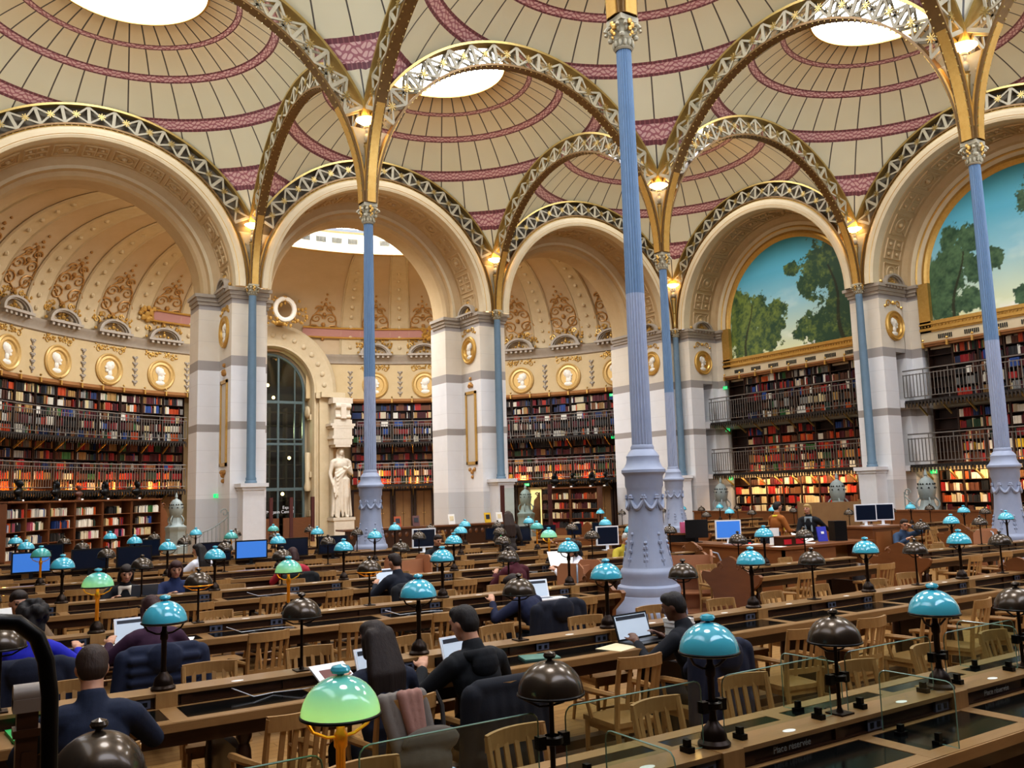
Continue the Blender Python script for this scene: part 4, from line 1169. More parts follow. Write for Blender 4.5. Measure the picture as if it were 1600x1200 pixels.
# ------------------------------------------------------------------ furniture prototypes
def chair_parts():
    P = []
    def add(n, mb, m=None): P.append((n, mb, m or OAK))
    s = MB(); n = 16; pts = []
    for a, b in ((-.21, -.19), (.21, -.19), (.225, .2), (-.225, .2)): pts.append((a, b))
    s.prism(pts, lambda a, b, h: (a, b, .425+h), .035); s.bbox((-.19, -.17, .375), (.19, .18, .425)); add('seat', s)
    for sx in (-1, 1):
        l = MB(); l.tube([(sx*.2, .18, .43), (sx*.2, .185, .2), (sx*.2, .19, 0)], [.022, .02, .014], 6); add('leg', l)
        b = MB(); b.tube([(sx*.185, -.27, 0), (sx*.19, -.21, .25), (sx*.195, -.19, .45), (sx*.2, -.215, .7), (sx*.205, -.265, .93)], [.017, .021, .024, .022, .018], 6); add('back_post', b)
        a = MB(); a.tube([(sx*.2, -.2, .66), (sx*.245, -.05, .665), (sx*.25, .1, .66), (sx*.235, .17, .65)], [.018, .024, .026, .022], 6)
        a.tube([(sx*.24, .13, .65), (sx*.235, .12, .55), (sx*.215, .1, .45)], [.018, .016, .018], 6); add('armrest', a)
    def rail(z, h, w, y0, bow, n=8):
        m = MB(); V = []
        for k in range(n+1):
            t = -1+2*k/n; x = t*w; y = y0-bow*(1-t*t)
            for dy, dz in ((-.012, -h/2), (.012, -h/2), (.012, h/2), (-.012, h/2)): V.append((x, y+dy, z+dz))
        F = [(4*k+e, 4*k+(e+1) % 4, 4*k+4+(e+1) % 4, 4*k+4+e) for k in range(n) for e in range(4)]+[(0, 1, 2, 3), (4*n+3, 4*n+2, 4*n+1, 4*n)]
        return m.add(V, F)
    add('top_rail', rail(.90, .085, .215, -.262, .05)); add('lower_rail', rail(.585, .045, .2, -.205, .035))
    for k in range(4):
        x = -.12+.08*k; y = .035*(1-(x/.2)**2); y2 = .05*(1-(x/.21)**2)
        add('slat', MB().beam((x, -.207-y, .59), (x, -.258-y2, .88), .034, .012, up=(0, 1, .2)))
    st = MB(); st.tube([(-.2, .18, .18), (.2, .18, .18)], .011, 5); st.tube([(-.19, -.225, .16), (.19, -.225, .16)], .011, 5)
    for sx in (-1, 1): st.tube([(sx*.195, -.22, .22), (sx*.2, .18, .22)], .012, 5)
    add('stretcher', st)
    for _, mb, _m in P: mb.xf(lambda p: Vector((p.x*.9, p.y, p.z*.985)))
    return P
CHP = chair_parts()
chair_full = thing('oak_chair', 'x', 'chair')
for n, mb, m in CHP: part(n, mb, m, chair_full)
allm = MB()
for n, mb, m in CHP: allm.merge(mb)
chair_small = tag(link('oak_chair', allm.mesh('oak_chair_small', OAK)), 'x', 'chair')
CHU = {'f': False, 's': False}; CHAIRS = {}
def chair(x, y, rz, label, group, full=True):
    k = 'f' if full else 's'; p = chair_full if full else chair_small
    if not CHU[k]: CHU[k] = True; o = p
    else: o = dup(p)
    o.location = (x, y, 0); o.rotation_euler = (0, 0, rz); tag(o, label, None, group); return o

# lamps -------------------------------------------------------------------
def dome(r, h, zb, n=32):
    pr = [(r*1.0, zb-.004), (r, zb+.004)]
    for k in range(1, 10):
        t = PI/2*k/9; pr.append((max(r*cos(t), .012), zb+h*sin(t)))
    return pr
def lamp_proto(kind, full=True, clamp=False, lit=False):
    t = thing('reading_lamp', 'x', 'lamp')
    stm = LITM if lit and kind == 'blue' else STEM
    if kind == 'blue':
        part('base', MB().lathe([(.075, 0), (.075, .015), (.06, .03), (.058, .05), (.05, .075), (.03, .095), (.022, .11)], 18), STEM, t)
        part('stem', MB().lathe([(.02, .1), (.016, .14), (.017, .3), (.024, .31), (.024, .35), (.016, .36), (.014, .40)], 12), stm, t)
        br = MB()
        for s in (-1, 1): br.tube([(0, 0, .34), (s*.05, 0, .345), (s*.1, 0, .37), (s*.128, 0, .415)], .006, 6)
        part('bracket', br, stm, t)
        S = MB().lathe(dome(.138, .135, .412), 36); S.lathe([(.138, .408), (.142, .41), (.142, .416), (.138, .42)], 36, 1)
        sh = part('shade', S, [LITS if lit else TURQ, BLKM], t)
        part('finial', MB().lathe([(.012, .54), (.012, .552), (.03, .556), (.036, .566), (.03, .578), (.001, .585)], 16), TURQ, sh)
        part('shade_lining', MB().lathe([(r*.975, z-.003) for r, z in dome(.138, .135, .412)], 24), WHITEI, sh) if full and not lit else None
    else:
        part('base', MB().bbox((-.05, -.05, 0), (.05, .05, .008)).lathe([(.02, .008), (.012, .03)], 10), STEM, t)
        stm = STEM
        part('stem', MB().lathe([(.011, .02), (.0095, .36)], 10), stm, t)
        br = MB()
        for s in (-1, 1): br.tube([(0, 0, .31), (s*.06, 0, .315), (s*.13, 0, .352)], .005, 6)
        part('bracket', br, LITM if lit else STEM, t)
        S = MB().lathe(dome(.134, .132, .355), 36); S.lathe([(.134, .351), (.138, .353), (.138, .359), (.134, .363)], 36, 1)
        sh = part('shade', S, [BRONZE, LITM if lit else BLKM], t)
        part('finial', MB().lathe([(.014, .48), (.01, .492), (.022, .497), (.027, .506), (.022, .517), (.001, .525)], 14), BRONZE, sh)
    if clamp:
        c = MB().lathe([(.03, .16), (.045, .165), (.045, .19), (.03, .195)], 14)
        for s in (-1, 1): c.bbox((s*.04-.0, -.018, .15), (s*.075, .018, .2))
        part('glass_clamp', c, BLKM, t)
    return dict(o=t)
LP = {}
def lamp(x, y, kind, label, group, clamp=False, lit=False, z=.955):
    key = (kind, clamp, lit)
    if key not in LP: LP[key] = lamp_proto(kind, True, clamp, lit)
    p = LP[key]
    o = p['o'] if not p.get('used') else dup(p['o']); p['used'] = True
    o.location = (x, y, z); tag(o, label, None, group); return o

# tables -------------------------------------------------------------------
LX = lambda k: 2.55+.895*k
RN = ['front glass-screened table', 'second long table', 'third long table', 'fourth long table', 'fifth long table', 'sixth long table', 'seventh long table']
TZ, HD = .86, .53
def end_panel(x):
    h = [(-.5, 0), (-.42, 0), (-.4, .1), (-.32, .38), (-.36, .65), (-.52, .78), (-.56, .87), (-.52, .9), (-.38, .89), (-.3, .95), (-.22, .97), (-.15, 1.06), (-.07, 1.11), (0, 1.13)]
    poly = h+[(-a, b) for a, b in h[::-1][1:]]
    mb = MB().prism(poly, lambda a, b, t: (x+t, a, b), .06)
    for s in (-1, 1): mb.tube([(x+.03, s*(.17+.06*cos(q*.7)*(1-q/11)), .98+.06*sin(q*.7)*(1-q/11)) for q in range(9)], .035, 6)
    return mb
def turned_leg(x, y):
    return MB().lathe([(.05, 0), (.055, .05), (.032, .09), (.045, .22), (.06, .4), (.045, .6), (.032, .64), (.05, .68), (.05, .81)], 10, 0, (x, y, 0))
def table(y, x0, x1, cols, label, ends=(False, True), glass=False, detail=True, wood=WALM, div=None):
    t = thing('reading_table', label, 'table', (x0, y, 0), 0, 'long reading tables'); L = x1-x0
    top = MB(); top.bbox((0, -HD, TZ-.05), (L, HD, TZ))
    for s in (-1, 1): top.bbox((0, s*HD-.012, TZ-.045), (L, s*HD+.012, TZ+.004), 1); top.bbox((0, s*(HD-.085), TZ), (L, s*HD, TZ+.006), 1); top.bbox((0, s*.1, TZ), (L, s*.135, TZ+.006), 1)
    xs = [LX(k)-x0 for k in cols]+[d-x0 for d in (div or []) if .2 < d-x0 < L-.2]
    for x in xs:
        for s in (-1, 1): top.bbox((x-.05, s*.1, TZ), (x+.05, s*HD, TZ+.0065), 1)
    part('tabletop', top, [wood, OAKL], t)
    edges = sorted([0]+xs+[L])
    for a, b in zip(edges, edges[1:]):
        if b-a < .25: continue
        for s in (-1, 1): part('leather_inlay', MB().bbox((a+.055, s*.14, TZ), (b-.055, s*(HD-.09), TZ+.0045)), BLACKL, t)
    sp = MB(); sp.bbox((0, -.075, TZ), (L, .075, .933))
    for a, b in zip(edges, edges[1:]):
        for s in (-1, 1):
            for u, v in ((a+.09, a+.16), (b-.16, b-.09)): sp.bbox((u, s*.075, TZ), (v, s*.09, .933))
            sp.bbox((a, s*.075, TZ), (b, s*.095, TZ+.012))
    sd = part('spine', sp, WALN, t)
    part('spine_board', MB().bbox((0, -.105, .933), (L, .105, .955)), OAKL, t)
    for k in cols:
        x = LX(k)-x0
        if k % 2 == 0: part('lamp_block', MB().bbox((x-.065, -.118, TZ), (x+.065, .118, .957)), OAK, t)
        if detail:
            for s in (-1, 1):
                for dx in (-.15, .15):
                    if (k+(dx > 0)) % 2: continue
                    q = MB().bbox((x+dx-.06, s*.076, TZ+.008), (x+dx+.06, s*.094, .928))
                    for cx in (-.028, .028): q.bbox((x+dx+cx-.014, s*.094, TZ+.022), (x+dx+cx+.014, s*.096, TZ+.05), 1)
                    part('socket_plate', q, [SOCK, PLASTB], sd)
    for a, b in zip(edges, edges[1:]):
        if b-a < .4: continue
        part('number_plate', MB().lathe([(.001, .002), (.04, .002), (.04, 0)], 14, 0, ((a+b)/2, -.05, .955), sy=.55), TAGM, t)
    ap = MB()
    for s in (-1, 1): ap.bbox((.05, s*.45, TZ-.14), (L-.05, s*.47, TZ-.05))
    part('apron', ap, WALN, t)
    if ends[0]: part('end_panel', end_panel(-.055), DESKW, t)
    if ends[1]: part('end_panel', end_panel(L-.005), DESKW, t)
    n = max(2, int(L/1.79)+1)
    for k in range(n):
        x = .12+(L-.24)*k/(n-1)
        for s in (-1, 1): part('leg', turned_leg(x, s*.36), WALN, t)
        part('leg_panel', MB().bbox((x-.03, -.3, .06), (x+.03, .3, .6)), WALN, t)
    part('foot_rail', MB().bbox((.1, -.05, .05), (L-.1, .05, .12)), WALN, t)
    return t
ROWS = [(0, 3.17, 1.68, 9.0, range(-1, 8)), (1, 6.14, .9, 12.75, range(-1, 12)), (2, 9.11, .9, 8.3, range(-1, 7)), (3, 12.08, .9, 12.9, range(-1, 12)), (4, 15.05, .9, 13.7, range(-1, 13)), (5, 18.02, .9, 13.7, range(-1, 13)), (6, 20.99, .9, 9.1, range(-1, 8))]
LIT = {(0, 0), (2, 0), (2, 1), (2, 2), (2, 3), (3, 8), (5, 4), (4, 10), (6, 6), (4, 0)}
wd = dict(enumerate(['front table row', 'second table row', 'third table row', 'fourth table row', 'fifth table row', 'sixth table row', 'seventh table row']))
TABL = {0: 'long oak reading table in front, with clear glass screens', 1: 'second long oak reading table from the front, carved end at right', 2: 'third long oak reading table, ending left of the largest column', 3: 'fourth long oak reading table, passing behind the largest column', 4: 'fifth long oak reading table from the front', 5: 'sixth long oak reading table from the front', 6: 'seventh long oak reading table, farthest on the left'}
SKIP = set()
for n, y, x0, x1, cols in ROWS:
    table(y, x0, x1, cols, TABL[n], (False, True), n == 0, n < 4)
    for k in cols:
        kind = 'blue' if k % 2 == 0 else 'dark'; lit = (n, k) in LIT
        idx = (k+2)//2 if kind == 'blue' else (k+1)//2
        nm = 'turquoise glass dome lamp' if kind == 'blue' else 'dark bronze dome lamp'
        lamp((LX(k) if (n, k) != (0, -1) else 1.78), y, kind, f'{"lit " if lit else ""}{nm}, {ORD[max(0, idx-1) if kind == "blue" else idx]} of its colour from left, {wd[n].split(",")[0]}', f'{nm}s on {RN[n]}', n == 0, lit)
        if lit and n < 4: plight('lamp_bulb', (LX(k), y, .955+.43 if kind == 'blue' else .955+.38), LAMP_E*(1.6 if n == 0 else 1), '#ffdca0', .02)
# table pieces on the right
def rtable(y, x0, x1, lamps, label, lab, ends=(True, False)):
    t = table(y, x0, x1, [], label, ends, False, True, WALM, [x for x, _ in lamps])
    nb = {'blue': 0, 'dark': 0}
    for x, kind in lamps:
        nm = 'turquoise glass dome lamp' if kind == 'blue' else 'dark bronze dome lamp'
        lamp(x, y, kind, f'{nm}, {ORD[nb[kind]]} of its colour from left, {lab}', f'{nm}s, {lab}'); nb[kind] += 1
rtable(9.11, 10.8, 13.5, [(10.95, 'dark'), (11.5, 'blue'), (12.4, 'dark')], 'short oak reading table with carved scroll end, right of the largest column', 'table right of the largest column')
rtable(8.95, 14.55, 18.6, [(15.2, 'dark'), (16.1, 'blue'), (17.0, 'dark'), (17.9, 'blue')], 'oak reading table beyond the open aisle at right, before the right column', 'table beyond the right aisle')
rtable(11.6, 20.9, 25.2, [(21.1, 'blue'), (22.0, 'dark'), (22.9, 'blue'), (23.8, 'dark')], 'oak reading table behind the right-edge column', 'table behind the right-edge column')
rtable(14.6, 20.6, 25.5, [(21.0, 'dark'), (21.9, 'blue'), (22.8, 'dark'), (23.7, 'blue'), (24.6, 'dark')], 'oak reading table right of the staff desk, far side', 'table right of the staff desk')
rtable(17.6, 18.5, 25.5, [(18.9, 'dark'), (19.8, 'blue'), (20.7, 'dark'), (21.6, 'blue'), (22.5, 'dark'), (23.4, 'blue'), (24.3, 'dark')], 'oak reading table behind the staff desk', 'table behind the staff desk')
rtable(22.4, 18.5, 26.5, [(19.0, 'blue'), (19.9, 'dark'), (20.8, 'blue'), (21.7, 'dark'), (22.6, 'blue'), (23.5, 'dark'), (24.4, 'blue'), (25.3, 'dark')], 'oak reading table farthest right, near the corner pier', 'farthest table near the corner pier')
# glass screens of the front table
def screen_mb(w, h):
    r = .04; pts = [(0, 0), (.1, 0), (.1, .02), (w-.1, .02), (w-.1, 0), (w, 0)]
    pts += [(w-r+r*cos(a), h-r+r*sin(a)) for a in (0, PI/6, PI/3, PI/2)]+[(r+r*cos(a), h-r+r*sin(a)) for a in (PI/2, PI*2/3, PI*5/6, PI)]
    g = MB().prism(pts, lambda a, b, t: (a, -.003+t, b), .006)
    e = MB().tube([(a, 0, b) for a, b in pts[4:]]+[(pts[0][0], 0, pts[0][1])], .0035, 4)
    return g, e
for k in range(-1, 7):
    g, e = screen_mb(.76, .29)
    t = thing('glass_screen', f'clear glass screen on the front table, between lamps {k+2} and {k+3} from left', 'glass screen', (LX(k)+.068, 3.17, .96), 0, 'glass screens on the front table')
    part('pane', g, GLASSG, t); part('polished_edge', e, GLEDGE, t)
    for x in (.1, .66): part('clip', MB().bbox((x-.018, -.03, -.004), (x+.018, .03, .02)).bbox((x-.012, -.015, .02), (x+.012, .015, .05)), BLKM, t)
for k in (1, 3, 5):
    for s in (-1, 1):
        if s > 0 and k == 1: continue
        g, e = screen_mb(.40, .3)
        t = thing('glass_screen', f'glass divider across the {"near" if s < 0 else "far"} half of the front table, by its {ORD[k//2+1]} dark lamp', 'glass screen', (LX(k)+.18, 3.17+s*.115, TZ+.007), s*PI/2, 'glass dividers on the front table')
        part('pane', g, GLASSG, t); part('polished_edge', e, GLEDGE, t)
        for x in (.1, .3): part('clip', MB().bbox((x-.018, -.03, -.003), (x+.018, .03, .015)).bbox((x-.012, -.015, .015), (x+.012, .015, .05)), BLKM, t)
tx = bpy.data.curves.new('reserved_notice', 'FONT'); tx.body = 'Place réservée'; tx.size = .045; tx.extrude = .001; tx.materials.append(M('notice_lettering', '#8d8d86', .5))
for k, x in enumerate((4.62, 6.4)):
    if k == 0:
        to = bpy.data.objects.new('tmp', tx); COL.objects.link(to); bpy.context.view_layer.update(); dg = bpy.context.evaluated_depsgraph_get(); txm = bpy.data.meshes.new_from_object(to.evaluated_get(dg)); bpy.data.objects.remove(to)
    o = link('reserved_notice', txm, None, (x, 3.17-.0935, .888)); o.rotation_euler = (PI/2, 0, 0); tag(o, f'small grey reserved-place lettering on the front table spine, {["nearer the middle lamp", "farther right"][k]}', 'notice', 'reserved notices')
# chairs along the rows
OCC = {(0, 'n'): [], (0, 'f'): []}
NOCH = {(1, -2), }
jit = random.Random(5)
def rowchairs(n, y, cols, full):
    for sd in ('near', 'far'):
        q = 0
        for k in cols[:-1] if not isinstance(cols, range) else list(cols)[:-1]:
            q += 1
            if (n, sd) == (0, 'near') and k < 3: continue
            if (n, sd, k) in PEOPLE_SEATS: pass
            x = LX(k)+.447+jit.uniform(-.06, .06); d = jit.choice((.60, .64, .7, .78)) if (n, sd, k) not in PEOPLE_SEATS else .82
            if n == 1 and sd == 'near': d = max(d, .72)
            if n == 3 and sd == 'near' and 9.0 < x < 11.0: continue
            rz = jit.uniform(-.16, .16)
            if (n, sd, k) in SEATX: x, d = SEATX[(n, sd, k)], SEATD; rz = 0
            yy = y-d if sd == 'near' else y+d
            chair(x, yy, rz+(0 if sd == 'near' else PI), f'oak slat-back chair at the {sd} side of the {wd[n].split(",")[0]}, {ORD[q-1]} from left', f'oak chairs, {sd} side of {RN[n]}', full)
SEATD = .80
SEATX = {(1, 'near', -1): 2.04, (1, 'near', 1): 3.72, (1, 'near', 2): 4.42, (1, 'near', 4): 6.33, (2, 'near', -1): 1.93, (2, 'near', 0): 2.92, (2, 'near', 4): 6.95, (4, 'near', 3): 6.15, (3, 'near', 4): 6.65, (2, 'far', -1): 1.95, (3, 'far', 0): 3.38, (3, 'far', 1): 4.0, (4, 'far', 7): 9.6, (3, 'far', 10): 12.0, (5, 'near', 3): 5.4}
PEOPLE_SEATS = set(SEATX)
for n, y, x0, x1, cols in ROWS: rowchairs(n, y, list(cols), n < 3)
for y, x0, x1, lab in ((9.11, 10.8, 13.5, 'table right of the largest column'), (8.95, 14.55, 18.6, 'table beyond the right aisle'), (11.6, 20.9, 25.2, 'table behind the right-edge column'), (14.6, 20.6, 25.5, 'table right of the staff desk'), (17.6, 18.5, 25.5, 'table behind the staff desk'), (22.4, 18.5, 26.5, 'farthest right table')):
    nch = int((x1-x0)/.9)
    for sd in (-1, 1):
        for k in range(nch):
            x = x0+.45+(x1-x0-.9)*k/max(1, nch-1); 
            if math.hypot(x-20, y+sd*.7-20) < 1.1 or (y == 8.95 and sd > 0 and abs(x-20) < 1.3): continue
            chair(x, y+sd*jit.choice((.66, .74)), (0 if sd < 0 else PI)+jit.uniform(-.15, .15), f'oak slat-back chair, {"near" if sd < 0 else "far"} side of the {lab}, {ORD[k]} from left', f'oak chairs at {lab}', y < 9.5)
# newel post and end panel left of the front table; black curved handle close to the camera
t = thing('carved_newel_post', 'dark carved wooden post with scrolled pale top at the left edge', 'post', (1.575, 3.0, 0))
pb = MB().bbox((-.026, -.026, 1.1), (.026, .026, 1.565)); pb.bbox((-.034, -.034, 1.5), (.034, .034, 1.52)); pb.bbox((-.033, -.033, 1.2), (.033, .033, 1.22)); pb.bbox((-.012, -.03, 1.26), (.012, -.024, 1.46)); part('post', pb, WALN, t)
part('base', MB().bbox((-.045, -.045, 1.06), (.045, .045, 1.12)).bbox((-.06, -.06, 1.0), (.06, .06, 1.06)).bbox((-.07, -.07, 0), (.07, .07, 1.0)), WALN, t)
sc = MB().bbox((-.036, -.034, 1.565), (.036, .034, 1.6)).lathe([(.0, -.036), (.032, -.036), (.032, .036), (.0, .036)], 16)
sc.v = [p if q < 8 else (p[2], p[1], 1.605+p[0]) for q, p in enumerate(sc.v)]
part('scroll_cap', sc, M('sheen_pale_scroll', '#83766a', .4), t)  # pale sheen of the reflecting wood painted into the cap colour
bt = MB()
hp = [(1.20, 1.90), (1.34, 1.93), (1.42, 1.935), (1.475, 1.927), (1.505, 1.90), (1.52, 1.86), (1.528, 1.80), (1.532, 1.6), (1.532, 0)]
bt.tube([(a, 1.9, b) for a, b in hp], .0135, 12)
solo('curved_handrail', bt, BLKM, 'black curved metal handrail close to the viewer at lower left', 'handrail')
side = MB().bbox((-.02, -.5, 0), (.02, .5, 1.1)); solo('sloped_wood_panel', side.xf(lambda p: Vector((p.x+.12*(p.z > .5), p.y, p.z))), OAK, 'honey-brown wood panel at the bottom left corner', 'panel', None, (1.36, 2.35, 0))
solo('dark_oak_chair', MB().merge(allm), M('reddish_dark_oak', '#5d3018', .4), 'reddish dark chair at the bottom right corner, near side of front table', 'chair', None, (6.3, 2.05, 0), .1) if 0 else None
# ------------------------------------------------------------------ figures
def skin_mesh(mb, voxel, smooth=3, decim=None):
    me = bpy.data.meshes.new('tmp'); me.from_pydata(mb.v, [], mb.f)
    o = bpy.data.objects.new('tmp', me); COL.objects.link(o)
    r = o.modifiers.new('r', 'REMESH'); r.mode = 'VOXEL'; r.voxel_size = voxel
    s = o.modifiers.new('s', 'SMOOTH'); s.factor = .5; s.iterations = smooth
    bpy.context.view_layer.update()
    dg = bpy.context.evaluated_depsgraph_get()
    out = bpy.data.meshes.new_from_object(o.evaluated_get(dg))
    bpy.data.objects.remove(o); bpy.data.meshes.remove(me)
    out.polygons.foreach_set('use_smooth', [True]*len(out.polygons)); out.update()
    return out
def sk_part(name, mb, voxel, mats, parent, smooth=3, label=None):
    me = skin_mesh(mb, voxel, smooth); me.name = name; me.materials.append(mats)
    o = link(name, me, parent)
    if label: o['label'] = label
    return o
def ik(a, b, l1, l2, pole):
    d = b-a; L = min(d.length, l1+l2-.005); u = d.normalized(); b = a+u*L
    x = (l1*l1-l2*l2+L*L)/(2*L); h = math.sqrt(max(0, l1*l1-x*x)); p = pole-u*pole.dot(u); p.normalize()
    return a+u*x+p*h, b
SKINM = M('skin', '#c99a7c', .5, var='#b98468', vs=20); SKIND = M('dark_skin', '#6d4a38', .5, var='#5e3d2d', vs=20)
HAIRS = {k: M(k+'_hair', v, .65, var=w, vs=60, stretch=(1, 1, .12), bmp=.5) for k, v, w in (('black', '#15110f', '#241c18'), ('brown', '#2a1a11', '#3d291b'), ('redbrown', '#2e1513', '#42201c'), ('blond', '#b99a62', '#94753f'), ('white', '#d8d6d2', '#bdbab5'), ('darkbrown', '#1a100a', '#2e1d14'))}
CL = {}
def cloth(col, var=None):
    k = (col, var)
    if k not in CL: CL[k] = M('cloth_'+str(len(CL)), col, .85, var=var or col, vs=60, bmp=.15)
    return CL[k]
def person(name_lab, loc, rz, top, trousers='#20222a', hair='brown', style='short', seated=True, lean=.12, head=(0., -.25), hands=None, sc=1., hood=False, skin=None, vox=.014, extra=None, turn=0., face=True, topvar=None, vneck=None, legs=None):
    """faces +y in local space, floor z=0, hips above the origin"""
    t = thing('person', name_lab, 'person', loc, rz); sk = skin or SKINM
    V = Vector; HZ = .53 if seated else .90
    body, shirt, pant, shoe = MB(), MB(), MB(), MB()
    pel = V((0, 0, HZ)); up = V((0, sin(lean), cos(lean))); fwd = V((0, cos(lean), -sin(lean)))
    at = lambda a, x=0, y=0: pel+up*a+V((x, 0, 0))+fwd*y
    tor = Matrix(((1, 0, 0), (0, cos(lean), sin(lean)), (0, -sin(lean), cos(lean))))
    def torso(mb, e):
        mb.ball(at(.02), (.165+e, .12+e, .13+e), 16, T=tor); mb.ball(at(.17), (.142+e, .105+e, .15+e), 16, T=tor)
        mb.ball(at(.34), (.165+e, .112+e, .17+e), 16, T=tor); mb.capsule(at(.45, -.13), .068+e, at(.45, .13), .068+e); mb.capsule(at(.4), .1+e, at(.54), .06+e)
    torso(body, 0.); torso(shirt, .016)
    nb = at(.52); hd = (up+V((0, .25*(1-lean), .0))*.0).normalized()
    yaw, pit = head
    hm = Matrix.Rotation(yaw, 3, 'Z') @ Matrix.Rotation(pit, 3, 'X')
    hc = nb+up*.06+hm @ V((0, .03, .125))
    body.capsule(at(.48), .062, nb+up*.06, .056); body.capsule(nb+up*.05, .055, hc+hm @ V((0, -.02, -.04)), .056)
    h = lambda x, y, z: hc+hm @ V((x, y, z))
    body.ball(hc, (.073, .092, .1), 18, T=hm); body.ball(h(0, .028, -.055), (.054, .06, .06), 14, T=hm); body.ball(h(0, .055, -.085), (.03, .03, .028), 10, T=hm)
    body.capsule(h(0, .088, .012), .010, h(0, .108, -.022), .015, 8); body.capsule(h(-.012, .098, -.028), .009, h(.012, .098, -.028), .009, 8)
    body.capsule(h(-.045, .078, .028), .012, h(.045, .078, .028), .012, 8)
    for s in (-1, 1):
        body.ball(h(s*.074, -.005, -.01), (.012, .022, .032), 8, T=hm); body.ball(h(s*.04, .062, -.02), (.022, .02, .02), 8, T=hm)
    # arms
    hands = hands or ((-.17, .40, .90), (.17, .40, .90))
    for s, H in zip((-1, 1), hands):
        sh = at(.44, s*.185); w = V(H); pole = V((s*.75, -.35, -.8))
        el, w = ik(sh, w, .285, .25, pole)
        for mb, e in ((body, 0), (shirt, .014)):
            mb.capsule(sh, .056+e, sh.lerp(el, .5), .05+e); mb.capsule(sh.lerp(el, .5), .05+e, el, .04+e); mb.capsule(el, .04+e, w.lerp(el, .12 if e else 0), .028+e)
        # hand: palm, four fingers, thumb
        d = (w-el).normalized(); dn = V((0, 0, -1)); dn = (dn-d*dn.dot(d)).normalized(); sd = d.cross(dn)*(1 if s > 0 else -1)
        pc = w+d*.05; body.capsule(w, .026, w+d*.03, .03)
        for q in (-1, 0, 1): body.capsule(w+d*.03+sd*q*.02, .016, w+d*.08+sd*q*.024, .014, 8)
        for q, ln in zip((-1.5, -.5, .5, 1.5), (.06, .075, .08, .065)):
            a0 = w+d*.085+sd*q*.018; a1 = a0+d*ln*.5+dn*.008; a2 = a1+(d*.7+dn*.7)*ln*.45
            body.capsule(a0, .0095, a1, .009, 8); body.capsule(a1, .009, a2, .0075, 8)
        th = w+d*.035-sd*.03*1; body.capsule(th, .013, th+(d*.6-sd*.6+dn*.25)*.035, .011, 8); body.capsule(th+(d*.6-sd*.6+dn*.25)*.035, .011, th+(d*1.1-sd*.6+dn*.4)*.06, .009, 8)
    # legs
    for s in (-1, 1):
        hip = pel+V((s*.09, .0, -.03))
        if seated: kn, an = V((s*.13, .42, .50)), V((s*.14, .36, .09))
        else:
            st = (legs or 0)*s; kn, an = V((s*.095, .03+st*.12, .49)), V((s*.1, -.02+st*.2, .09))
        for mb, e in ((body, 0), (pant, .014)):
            mb.capsule(hip, .085+e, kn, .058+e); mb.capsule(kn, .056+e, kn.lerp(an, .35), .056+e); mb.capsule(kn.lerp(an, .35), .056+e, an, .038+e)
        body.capsule(an, .036, an+V((s*.01, .13, -.055)), .032)
        shoe.capsule(an+V((0, -.03, -.045)), .042, an+V((s*.015, .15, -.05)), .036)
    for mb in (pant,): mb.ball(at(-.0), (.178, .135, .13), 14, T=tor)
    for mb in (body, shirt, pant, shoe): mb.xf(lambda p: p*sc)
    me = skin_mesh(body, min(vox, .011), 2); me.name = 'person_body'; me.materials.append(sk)
    b = link('body', me, t)
    sk_part('upper_garment', shirt, vox, cloth(top, topvar), t, 3); sk_part('trousers', pant, vox, cloth(trousers), t, 3)
    if vox < .012 or not seated: sk_part('shoes', shoe, vox, cloth('#17181b'), t, 2)
    hb_ = MB()
    hb_.ball(h(0, -.018, .03), (.083, .093, .088), 16, T=hm); hb_.ball(h(0, -.045, -.005), (.078, .068, .085), 14, T=hm)
    if style == 'short': hb_.ball(h(0, .03, .075), (.068, .06, .045), 12, T=hm)
    if style in ('long', 'bob', 'curly', 'bun'):
        if style != 'long': hb_.capsule(h(0, -.07, .0), .06, h(0, -.085, -.11), .055)
        hb_.ball(h(0, .02, .065), (.078, .078, .055), 12, T=hm)
        for s in (-1, 1): hb_.capsule(h(s*.07, -.01, .0), .03, h(s*.075, -.02, -.1), .028)
    if style == 'long':
        for q in range(-3, 4):
            mid = nb+V((q*.032, -.115+.006*abs(q), -.02)); hb_.capsule(h(q*.02, -.07, .02), .045, mid, .038); hb_.capsule(mid, .038, nb+V((q*.033, -.135+.008*abs(q), -.25-.03*(q % 2))), .022)
    if style == 'curly':
        rr = random.Random(3)
        for _ in range(46):
            a = rr.uniform(0, 2*PI); e = rr.uniform(-.5, 1.4); hb_.ball(h(.1*cos(a)*cos(e), -.03+.1*sin(a)*cos(e), .03+.1*sin(e)), rr.uniform(.028, .042), 8)
    if style == 'bun': hb_.ball(h(0, -.06, .13), .05, 10)
    hb_.xf(lambda p: p*sc); sk_part('hair', hb_, min(vox, .011), HAIRS[hair], t, 2)
    if face:
        for s in (-1, 1):
            e = MB().ball(h(s*.031, .079, .008)*sc, .0125*sc, 8); part('eye', e, M('eye_dark', '#1a1210', .2) if 'eye_dark' not in bpy.data.materials else bpy.data.materials['eye_dark'], b)
            part('eyebrow', MB().capsule(h(s*.016, .094, .033)*sc, .004*sc, h(s*.05, .078, .033)*sc, .004*sc, 6), HAIRS[hair], b)
        part('lips', MB().capsule(h(-.018, .084, -.058)*sc, .007*sc, h(.018, .084, -.058)*sc, .007*sc, 8), M('lips', '#a5594c', .5) if 'lips' not in bpy.data.materials else bpy.data.materials['lips'], b)
